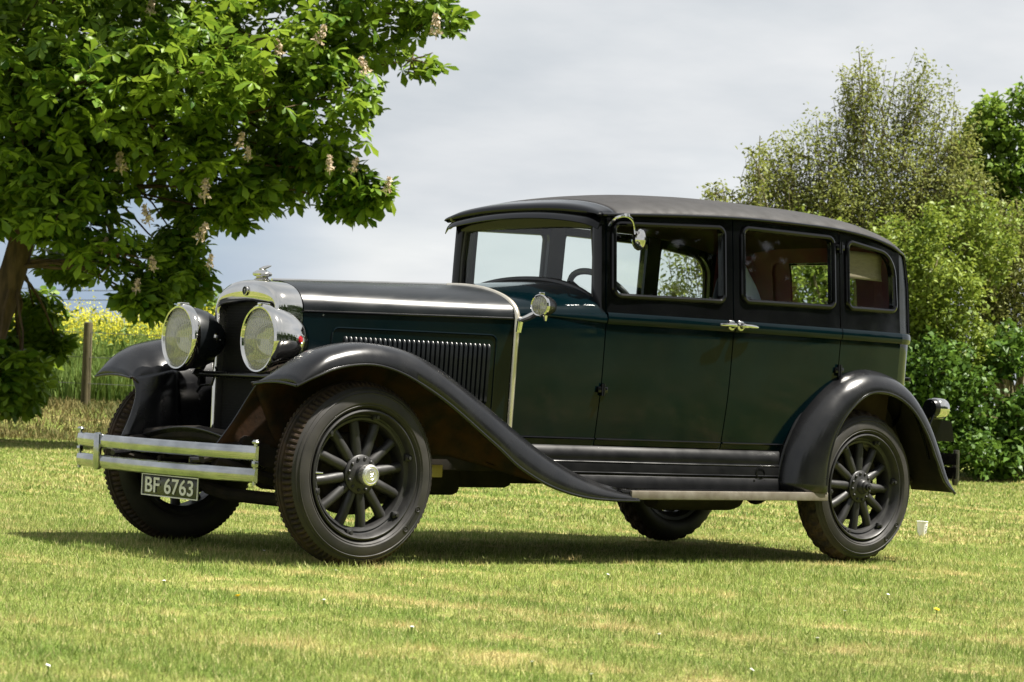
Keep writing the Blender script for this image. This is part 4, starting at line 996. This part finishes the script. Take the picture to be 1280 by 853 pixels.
def in_ellipsoid(n, c, r, shell=.55):
    v = rng.normal(size=(n, 3)); v /= np.linalg.norm(v, axis=1, keepdims=True)
    rad = (shell**3+(1-shell**3)*rng.random(n))**(1/3)
    lump = 1+.16*np.sin(v[:, 0]*7+c[0]*3)*np.sin(v[:, 1]*6+c[1])+.12*np.sin(v[:, 2]*9+c[2]*5+v[:, 0]*4)
    return np.asarray(c)+v*(rad*lump)[:, None]*np.asarray(r)
def limb(mb, a, c, r0, r1, sag=.0, wob=.06, n=7):
    a = np.array(a, float); c = np.array(c, float); L_ = np.linalg.norm(c-a); P = []
    for i in range(n):
        t_ = i/(n-1); p = a+(c-a)*t_+rng.normal(0, wob*L_*.25, 3)*math.sin(t_*math.pi); p[2] += sag*L_*math.sin(t_*math.pi); P.append(p)
    mb.tube(P, list(np.linspace(r0, r1, n)), 7); return P

# ---- horse chestnut, left
DT = 24.5
tree = empty('horse_chestnut_tree', tuple(np.array([*pt(-44, DT), 0.0]))); tree.location.z = float(gz(tree.location.x, tree.location.y))
tag(tree, 'big horse chestnut tree in flower overhanging the lawn left of the car', 'tree')
tb0 = np.array(tree.location)
def fix(o, root):
    o.parent = root; o.matrix_parent_inverse = Matrix.Translation(-Vector(root.location)); return o
tk = MB()
path = [at(-62, 560, DT), at(-42, 500, DT), at(-8, 410, DT), at(18, 335, DT), at(36, 270, DT), at(28, 190, DT), at(15, 100, DT+.2), at(0, 0, DT+.3)]
path[0][2] = tb0[2]-.15
tk.tube(path, [.26, .19, .150, .135, .13, .12, .11, .09], 14)
tko = fix(tk.build('trunk', m_bark, None), tree)
CL = [(60, 40, 130, 100, 0), (200, 50, 120, 95, .3), (330, 50, 115, 85, -.4), (450, 35, 80, 60, .2), (538, 18, 44, 34, 0), (515, 75, 34, 26, .5), (405, 125, 72, 62, -.5), (300, 140, 95, 65, .6), (180, 140, 105, 70, -.8), (50, 170, 100, 75, .8), (415, 215, 42, 34, -.1), (462, 240, 26, 17, 0), (435, 258, 30, 16, .2), (345, 225, 48, 38, .4), (300, 245, 42, 30, -.3), (225, 305, 34, 42, -.2), (240, 350, 24, 34, 0), (150, 318, 56, 30, -.9), (95, 270, 60, 42, -.6), (195, 350, 42, 22, -.4), (168, 372, 22, 12, -.8), (245, 260, 40, 30, .5), (20, 240, 55, 45, -.9), (85, 330, 40, 26, .9),
      (10, 60, 70, 90, -1.2), (20, 150, 70, 80, -1.1), (25, 225, 60, 48, -1.1), (110, 100, 90, 80, -1.3), (240, 90, 90, 70, -1.2), (-20, 260, 50, 40, -.8), (250, 195, 60, 40, -.7), (370, 190, 60, 40, .2),
      (110, 215, 60, 50, -.6), (200, 195, 70, 45, .3), (75, 250, 50, 40, -1.2), (48, 275, 46, 26, -1.2), (-6, 262, 34, 34, -.9), (190, 380, 26, 14, -.7), (215, 318, 30, 40, .4), (285, 265, 34, 24, 0),
      (-8, 470, 34, 44, -.5), (30, 475, 30, 36, -.3),
      (20, 440, 44, 55, 1.2), (45, 390, 36, 30, 1.3), (-10, 480, 44, 38, 1.0), (70, 430, 14, 16, 1.1), (25, 500, 24, 16, 1.1),
      (-130, 200, 160, 200, .5), (-120, -40, 200, 140, .4), (90, -90, 180, 80, -1.2), (300, -90, 160, 80, .2), (470, -70, 100, 60, .2), (100, -60, 200, 90, 1.6), (-100, 420, 80, 90, .8), (-260, 100, 160, 220, -.6)]
crown = []; limbs = MB(); k0 = DT/FPX
for cx, cy, rx, ry, dd in CL:
    c = at(cx, cy, DT+dd); r = (rx*k0, min(rx, 110)*k0*1.05, ry*k0)
    vol = rx*ry*min(rx, 110)*k0**3; n = int(300*(rx*ry*k0*k0)*1.55)+40
    # world ellipsoid turned so that rx lies across the view
    Q = in_ellipsoid(n, (0, 0, 0), r, .35)
    Pw = c+Q[:, :1]*LAT+Q[:, 1:2]*FWD+Q[:, 2:3]*np.array([0, 0, 1.0])
    crown.append(Pw)
    j = 4 if cy < 300 else 3
    if cx < -50: j = 5
    src = path[4+int(rng.integers(0, 3))] if cy < 330 else path[3]
    limb(limbs, src, c, .034 if rx > 60 else .022, .007, sag=.08)
    for _ in range(7):
        limb(limbs, c, Pw[rng.integers(0, n)], .011, .004, n=5)
P = np.concatenate(crown)
# leave irregular gaps
gap = np.sin(P[:, 0]*2.9+1.3*np.sin(P[:, 2]*2.3))*np.sin(P[:, 1]*2.6+P[:, 2]*1.9)
P = P[gap > -.66]
V, F = palmate(P, .185)
fix(fastmesh('crown', V, F, m_chest), tree)
fix(limbs.build('branches', m_bark, None, merge=False), tree)
SP = [(37, 106), (61, 158), (166, 113), (127, 140), (118, 78), (188, 8), (7, 238), (47, 281), (152, 205), (128, 305), (192, 328), (170, 356), (186, 270), (256, 240), (248, 292), (262, 325), (396, 45), (459, 84), (545, 35), (440, 205), (412, 205), (350, 60), (330, 85), (298, 175), (483, 232), (310, 190)]
spike = None
for cx, cy in SP:
    if spike is None:
        sv = MB()
        for k in range(70):
            t_ = rng.random(); h = t_*.20; rr_ = (.048*(1-t_)+.010)*(.6+.5*rng.random()); q = rng.random()*6.283
            c = np.array([rr_*math.cos(q), rr_*math.sin(q), h]); s_ = .011+.008*rng.random()
            d = rng.normal(size=(4, 3))*s_; sv.add([c+d[0], c+d[1], c+d[2], c+d[3]], [(0, 1, 2), (0, 2, 3), (0, 3, 1), (1, 3, 2)])
        sv.tube([(0, 0, -.05), (0, 0, .2)], .005, 6)
        o = spike = sv.build('flower_spike', m_cand, None, smooth=False, merge=False)
    else:
        o = spike.copy(); COL.objects.link(o)
    p = at(cx, cy+9, DT-1.05); o.parent = tree; o.location = Vector(tuple(p))-Vector(tree.location)
    o.rotation_euler = (rng.normal(0, .22), rng.normal(0.1, .22), rng.random()*6); s_ = .62+.4*rng.random(); o.scale = (s_, s_, s_)

# ---- rough dry grass on the bank
m_rough = leafmat('rough_bank_grass', (.052, .072, .018), (.165, .135, .050), .25, .8, 2.2)  # dry brown grass, its colour also darkened to stand in for shade on the bank
m_rapeg = leafmat('rape_stems', (.085, .150, .030), (.17, .235, .055), .3, .6, .8)
m_rapey = leafmat('rape_flowers', (.40, .40, .018), (.58, .57, .05), .35, .6, 2)
def tall_blades(n, Dlo, Dhi, Llo, Lhi, hlo, hhi, w, lean=.5):
    D = Dlo+(Dhi-Dlo)*rng.random(n); L = Llo+(Lhi-Llo)*rng.random(n)
    X = CAM[0]+FWD[0]*D+LAT[0]*L; Y = CAM[1]+FWD[1]*D+LAT[1]*L; Z = gz(X, Y)-.01
    hh = hlo+(hhi-hlo)*rng.random(n); a = rng.random(n)*6.283; la = rng.random(n)*6.283; ln = lean*rng.random(n)
    bx, by = np.cos(a)*w/2, np.sin(a)*w/2
    P0 = np.stack([X-bx, Y-by, Z], -1); P1 = np.stack([X+bx, Y+by, Z], -1)
    mx, my = X+np.cos(la)*ln*hh*.35, Y+np.sin(la)*ln*hh*.35
    P2 = np.stack([mx+bx*.7, my+by*.7, Z+hh*.6], -1); P3 = np.stack([mx-bx*.7, my-by*.7, Z+hh*.6], -1)
    tp_ = np.stack([X+np.cos(la)*ln*hh, Y+np.sin(la)*ln*hh, Z+hh*(1-.3*ln)], -1)
    V = np.stack([P0, P1, P2, P3, tp_], 1).reshape(-1, 3)
    F = (np.arange(n)[:, None, None]*5+np.array([[0, 1, 2], [0, 2, 3], [3, 2, 4]])[None]).reshape(-1, 3)
    return V, F, tp_
V, F, _ = tall_blades(34000, 26.4, 30.6, -8.2, 3.0, .04, .17, .012, 1.6)
V2, F2, _ = tall_blades(5000, 26.2, 27.4, -8.2, 3.0, .03, .10, .012, 1.1)
V, F = cat_mesh([(V, F), (V2, F2)])
bg = fastmesh('bank_grass', V, F, m_rough); tag(bg, 'rough dry brownish grass on the low bank along the field edge', 'grass', kind='stuff')
# ---- oilseed rape field
V, F, _ = tall_blades(30000, 30.4, 32.5, -8.5, 3.0, .25, .75, .022, .5)
V2, F2, tp2 = tall_blades(30000, 31.0, 46, -12, 5, .95, 1.36, .020, .28)
# small side leaves on the stalks
k = rng.integers(0, len(tp2), 30000); lp = tp2[k]-np.stack([rng.normal(0, .06, 30000), rng.normal(0, .06, 30000), rng.random(30000)*.8], -1)
V3, F3 = simple_leaves(lp, .11, .35, .2); F3 = np.concatenate([F3[:, [0, 1, 2]], F3[:, [0, 2, 3]]])
Vg, Fg = cat_mesh([(V, F), (V2, F2), (V3, F3)])
tp2 = np.concatenate([tp2, tp2[::3]+np.stack([rng.normal(0, .05, len(tp2[::3])), rng.normal(0, .05, len(tp2[::3])), .05+.13*rng.random(len(tp2[::3]))], -1)])
fl_ = np.repeat(tp2, 3, axis=0); fl_ = fl_+np.stack([rng.normal(0, .028, len(fl_)), rng.normal(0, .028, len(fl_)), rng.normal(-.03, .05, len(fl_))], -1)
Vf, Ff = simple_leaves(fl_, .030, .9, .2); Ff = np.concatenate([Ff[:, [0, 1, 2]], Ff[:, [0, 2, 3]]])
rape = fastmesh('rape_plants', Vg, Fg, m_rapeg); tag(rape, 'tall green stems of a rape crop beyond the bank on the left', 'crop', kind='stuff')
rfl = fastmesh('rape_blossom', Vf, Ff, m_rapey); tag(rfl, 'yellow flowers of the rape crop beyond the fence post', 'flowers', kind='stuff')

# ---- fence on the bank
m_post = pm('weathered_post', (.125, .105, .058), (.06, .055, .034), 6, .85, .95, bump=.4, stretch=(3, 3, .5), spec=.15)
m_wire = pm('fence_wire', (.10, .10, .095), (.06, .06, .06), 9, .6, .7, metal=.6)
fence = empty('wire_fence', (*pt(111, 29.3), .22)); tag(fence, 'wire fence with a round weathered wooden post in front of the yellow field', 'fence')
posts = []
for px, lean in ((-290, .01), (111, -.02), (500, .015)):
    x, y = pt(px, 29.3); z = float(gz(x, y))
    o = MB().tube([(x, y, z-.1), (x+lean*.3, y, z+.55), (x+lean*.7*.8, y, z+1.02), (x+lean*.7, y, z+1.045)], [.060, .056, .055, .050], 14).build('post', m_post, None); fix(o, fence); posts.append((x, y, z))
for h in (.30, .62, .92):
    o = MB().tube([(px_, py_, pz_+h) for px_, py_, pz_ in [(posts[0][0], posts[0][1]-.06, posts[0][2]), (posts[1][0], posts[1][1]-.06, posts[1][2]), (posts[2][0], posts[2][1]-.06, posts[2][2])]], .0035, 5).build('wire', m_wire, None, merge=False); fix(o, fence)

# ---- telegraph pole far across the field
pole = empty('telegraph_pole', (*pt(244, 100), .3)); tag(pole, 'thin telegraph pole with slack wires far behind the rape field', 'utility pole')
x, y = pt(244, 100)
fix(MB().tube([(x, y, .2), (x, y, 4.7)], [.11, .085], 8).build('pole', m_post, None), pole)
for dz, ex in ((4.55, 0), (4.15, .8)):
    a = np.array([x, y, dz]); ws_ = MB()
    for px2 in (-120, 900):
        x2, y2 = pt(px2, 104); c = np.array([x2, y2, dz+.1]); ws_.tube([a+(c-a)*t_-np.array([0, 0, 1.6*t_*(1-t_)]) for t_ in np.linspace(0, 1, 14)], .018, 5)
    fix(ws_.build('wire', m_wire, None, merge=False), pole)

# ---- hedge and trees, right
def shrub(name, label, cat, base, stems, clumps, leaf, size, count, asp=.5, up=.4, twigs=0, twig_len=.8, bark=m_twig, stem_r=.05, upright=.0, shell=.3, gapk=.45, group=None):
    """stems: list of (px,py,D) tops; clumps: (px,py,rx,ry,D,weight) in the photograph's own columns, turned into 3-D ellipsoids"""
    bx, by = pt(*base); bz = float(gz(bx, by)); root = empty(name, (bx, by, bz)); tag(root, label, cat, group)
    tk = MB(); PP = []; tot = sum(c[2]*c[3]*c[5] for c in clumps); cen = []
    TW = []
    for cx, cy, rx, ry, D, wgt in clumps:
        c = at(cx, cy, D); s_ = D/FPX; n = int(count*rx*ry*wgt/tot); r = (rx*s_, max(.35, min(rx, ry)*s_*.95), ry*s_)
        Q = in_ellipsoid(n, (0, 0, 0), r, shell); Pw = c+Q[:, :1]*LAT+Q[:, 1:2]*FWD+Q[:, 2:3]*np.array([0, 0, 1.0]); Pw = Pw[Pw[:, 2] > .04]
        PP.append(Pw); cen.append((c, Pw))
    for px, py, D in stems:
        a = np.array([bx+rng.normal(0, .12), by+rng.normal(0, .12), bz-.05]); c = at(px, py, D)
        P_ = limb(tk, a, c, stem_r, stem_r*.18, wob=.10, n=9)
    for c, Pw in cen:
        a = np.array([bx+rng.normal(0, .2), by+rng.normal(0, .2), bz-.05]); m_ = a+(c-a)*.5
        limb(tk, a, c, stem_r*.8, stem_r*.25, wob=.08, n=7)
        if len(Pw):
            for _ in range(6): limb(tk, c, Pw[rng.integers(0, len(Pw))], stem_r*.25, .006, n=5)
    if twigs:
        for _ in range(twigs):
            c, Pw = cen[rng.integers(0, len(cen))]
            if not len(Pw): continue
            e = Pw[rng.integers(0, len(Pw))]; d = np.array([rng.normal(0, .18)+.22*(e[0]-bx), rng.normal(0, .18)+.22*(e[1]-by), 1.0]); d /= np.linalg.norm(d); L_ = twig_len*(.5+.7*rng.random())
            a = e-d*L_
            P_ = [a+(e-a)*t_+rng.normal(0, .012, 3) for t_ in np.linspace(0, 1, 5)]
            tk.tube(P_, [.0048, .0042, .0036, .003, .0024], 4, cap=False); TW.append(np.array(P_))
    st_ = tk.build('stems', bark, None, merge=False); fix(st_, root)
    P = np.concatenate(PP)
    gp = np.sin(P[:, 0]*3.7+1.7*np.sin(P[:, 2]*2.9))*np.sin(P[:, 1]*3.3+P[:, 2]*3.1); P = P[gp > -1+gapk]
    if TW:   # leaves sit along the twigs
        tw = np.concatenate(TW); k = rng.integers(0, len(tw), int(len(P)*.6)); P = np.concatenate([P[rng.permutation(len(P))[:int(len(P)*.5)]], tw[k]+rng.normal(0, .045, (len(k), 3))])
    V, F = simple_leaves(P, size, asp, up)
    fix(fastmesh('foliage', V, F, leaf), root)
    return root
m_lw = leafmat('willow_leaves', (.115, .145, .026), (.215, .245, .062), .38, .5, 1.2)
m_lb = leafmat('bright_leaves', (.065, .130, .014), (.19, .29, .045), .4, .5, 1.5)
m_ly = leafmat('hawthorn_leaves', (.085, .140, .016), (.22, .285, .045), .32, .5, 1.6)
m_lo = leafmat('olive_leaves', (.080, .105, .022), (.205, .225, .060), .28, .55, 1.5)
m_ld = leafmat('bramble_leaves', (.028, .070, .010), (.10, .185, .028), .3, .45, 1.6)
DH = 27.6
shrub('willow_tree', 'tall half bare willow with upright twigs rising behind the back of the car roof', 'tree', (1060, DH+1.2),
      [(1080, 80, DH+1.2), (1020, 150, DH+1), (1150, 95, DH+1.6), (1120, 90, DH+1.2), (985, 190, DH+1), (1180, 150, DH+1.5)],
      [(1190, 190, 40, 60, DH+1.5, .8), (1185, 260, 60, 50, DH+1.4, 1.2), (1085, 330, 120, 60, DH+1.1, 1.1), (1030, 255, 60, 44, DH+.9, 1.3), (1100, 275, 70, 50, DH+1.1, 1.3), (1078, 120, 34, 55, DH+1.2, .6), (1150, 130, 42, 60, DH+1.5, .65), (1020, 200, 50, 60, DH+1.0, .9), (1110, 210, 70, 60, DH+1.3, 1.1), (1040, 280, 80, 50, DH+1, 1.3), (1150, 280, 70, 60, DH+1.4, 1.2), (970, 215, 26, 45, DH+.9, .7)],
      m_lw, .052, 40000, .45, .5, twigs=1250, twig_len=.8, stem_r=.022, shell=.1, gapk=.15)
shrub('sapling_shrub', 'low sparse shrub with upright leafy shoots left of the willow, just above the car roof', 'shrub', (930, DH-.2),
      [(890, 235, DH), (950, 170, DH), (915, 240, DH), (945, 200, DH)],
      [(948, 215, 14, 42, DH, .8), (895, 242, 18, 14, DH, .7), (930, 262, 34, 26, DH, 1.2), (870, 320, 40, 45, DH-.3, .7), (930, 320, 50, 50, DH, 1.5), (845, 368, 26, 26, DH-.3, .8)],
      m_lw, .060, 5200, .45, .4, twigs=170, twig_len=.6, stem_r=.03, shell=.1)
shrub('hawthorn_bush', 'wide yellow green hawthorn bush directly behind the back corner of the car', 'bush', (1090, DH-.6),
      [(1060, 300, DH-.4), (1150, 290, DH-.4)],
      [(1010, 310, 70, 44, DH, 1.2), (1110, 330, 70, 60, DH-.4, 1.5), (1215, 300, 60, 60, DH-.2, 1.3), (1200, 440, 60, 50, DH-.6, 1.2), (1165, 345, 60, 80, DH-.7, 1.6), (1190, 400, 52, 60, DH-.8, 1.5), (1000, 400, 80, 70, DH, 1), (1090, 430, 80, 80, DH-.2, 1), (935, 400, 60, 60, DH, .9)],
      m_ly, .060, 36000, .55, .35, twigs=120, twig_len=.6, gapk=.42)
shrub('sycamore_tree', 'bright green young sycamore rising above the hedge at the right edge', 'tree', (1262, DH+2.6),
      [(1240, 135, DH+2.4), (1270, 190, DH+2.4)],
      [(1238, 140, 22, 20, DH+2.4, 1), (1262, 170, 34, 26, DH+2.4, 1.1), (1225, 165, 24, 22, DH+2.4, .9), (1208, 195, 24, 30, DH+2.4, .9), (1285, 130, 26, 26, DH+2.5, .9), (1260, 225, 40, 36, DH+2.3, 1.2), (1220, 215, 26, 28, DH+2.4, .9), (1310, 190, 40, 60, DH+2.6, 1), (1250, 290, 60, 50, DH+2.2, 1)],
      m_lb, .085, 10500, .75, .5, stem_r=.04, gapk=.55, shell=.15)
shrub('olive_bush', 'tangled olive and straw coloured bush below the bright sycamore at the right edge', 'bush', (1250, DH+.8),
      [(1230, 230, DH+.9), (1270, 250, DH+.9), (1195, 240, DH+.9)],
      [(1205, 250, 40, 44, DH+.9, 1), (1245, 290, 48, 50, DH+.9, 1.2), (1265, 345, 50, 60, DH+.6, 1.3), (1225, 330, 40, 44, DH+.6, 1.0), (1320, 320, 50, 100, DH+.9, 1), (1250, 400, 50, 40, DH+.5, .8)],
      m_lo, .058, 15500, .45, .35, twigs=300, twig_len=.55, gapk=.4)
shrub('bramble_bush', 'dark green leafy bush reaching the lawn behind the rear lamp of the car', 'bush', (1175, DH-1.2),
      [(1170, 460, DH-1.2)],
      [(1165, 470, 50, 50, DH-1.2, 1.2), (1200, 510, 44, 60, DH-1.1, 1.2), (1150, 550, 48, 48, DH-1.2, 1.2), (1205, 565, 44, 34, DH-1.3, 1.1), (1100, 520, 70, 70, DH-.9, .8)],
      m_ld, .070, 12000, .62, .3, gapk=.36)
shrub('elder_bush', 'deep green elder bush at the right edge, standing in the hedge beside the lawn', 'bush', (1262, DH-.7),
      [(1260, 420, DH-.6)],
      [(1258, 450, 40, 44, DH-.7, 1.1), (1268, 520, 44, 56, DH-.8, 1.2), (1250, 570, 40, 32, DH-1, 1.1), (1330, 500, 50, 90, DH-.6, 1)],
      m_ld, .095, 6500, .55, .3, gapk=.42)
shrub('roadside_bush', 'small bright bush far off, seen between the left headlight and the radiator', 'bush', (268, 60), [(268, 380, 60)],
      [(268, 388, 26, 22, 60, 1), (290, 400, 40, 30, 60.5, 1)], m_lb, .12, 1500, .6, .3, gapk=.3)

# ---- small things on the lawn
m_cup = pm('white_card', (.78, .78, .76), (.72, .72, .70), 12, .6, .7)
cx, cy = 5.86, 1.12
cup = MB().revolve([(0, .002), (.026, .002), (.027, 0), (.034, .088), (.0365, .090), (.0365, .094), (.033, .093), (.025, .006), (0, .006)], c=(cx, cy, float(gz(cx, cy))), axis=(0, 0, 1), n=28).build('paper_cup', m_cup)
tag(cup, 'small white paper cup standing on the grass behind the car', 'cup')
pr = MB(); z0 = float(gz(cx, cy))
for a0, a1, h0, h1 in ((-95, -78, .022, .036), (-100, -84, .046, .052), (-97, -80, .058, .066), (-75, -66, .03, .05)):
    pr.loft([[(cx+(.0272+.0795*h)*math.cos(R(a)), cy+(.0272+.0795*h)*math.sin(R(a)), z0+h) for h in (h0, h1)] for a in np.linspace(a0, a1, 5)])
po = pr.build('print', m_dark, None); po.parent = cup
m_dand = pm('dandelion_yellow', (.80, .62, .01), (.72, .50, .01), 60, .8)
m_daisy = pm('daisy_white', (.8, .8, .78), (.75, .75, .72), 60, .8)
def flower(name, x, y, r, h, mat, label, cat, group=None):
    z = float(gz(x, y)); root = empty(name, (x, y, z)); tag(root, label, cat, group)
    mb = MB(); ti = rng.normal(0, .25, 2)
    for ring, (rr_, n, up) in enumerate(((1.0, 14, .35), (.75, 10, .8))):
        for k in range(n):
            q = 2*math.pi*(k+.5*ring)/n; d = np.array([math.cos(q), math.sin(q), up]); s_ = np.array([-math.sin(q), math.cos(q), 0])*r*.16; tlt = np.array([0, 0, 1])
            p = [np.zeros(3), d*r*rr_*.6+s_, d*r*rr_, d*r*rr_*.6-s_]; mb.add([(v_[0], v_[1], v_[2]+h+v_[0]*ti[0]+v_[1]*ti[1]) for v_ in p], [(0, 1, 2, 3)])
    o = mb.build('bloom', mat, None, smooth=False, merge=False); o.parent = root
    o = MB().tube([(0, 0, 0), (.003, .002, h*.6), (0, 0, h)], .0022, 6).build('stalk', m_rapeg, None); o.parent = root
def on_lawn(px, py, h):
    P = at(px, py, 9.0); v = P-CAM
    t_ = 1.0
    for _ in range(12):
        q = CAM+v*t_; t_ = (CAM[2]-(float(gz(q[0], q[1]))+h))/-v[2]
    q = CAM+v*t_; return float(q[0]), float(q[1])
p1 = on_lawn(297, 748, .03); p2 = on_lawn(1171, 765, .03)
flower('dandelion', *p1, .0125, .036, m_dand, 'yellow dandelion flower on the lawn in front of the near front wheel', 'dandelion', 'dandelions in the lawn')
flower('dandelion', *p2, .0125, .036, m_dand, 'yellow dandelion flower on the lawn below the near rear wheel', 'dandelion', 'dandelions in the lawn')

# ---- unseen tall hedge added behind the camera to darken reflections in the car's flank
n = 42000
hx = rng.random(n)*62-14; hz = rng.random(n)**.8*13; hy_ = -24-1.3*rng.random(n)-.8*np.sin(hx*.7)
hz *= .82+.18*np.sin(hx*.9)+.08*np.sin(hx*2.7)
V, F = simple_leaves(np.stack([hx, hy_, hz], -1), .5, .7, .3)
hedge = fastmesh('reflection_hedge', V, F, m_ld); tag(hedge, 'unseen tall dark leafy hedge added behind the camera for the car to mirror', 'hedge', kind='stuff')

for px, py in ((405, 752), (515, 786), (824, 795), (665, 830), (739, 846), (1022, 800), (1056, 766), (330, 690), (420, 715), (205, 728), (60, 835), (1110, 745), (940, 840), (760, 720)):
    flower('daisy', *on_lawn(px, py, .022), .0075, .026, m_daisy, 'tiny white daisy in the mown grass on the near side of the car', 'daisy', 'daisies in the lawn')
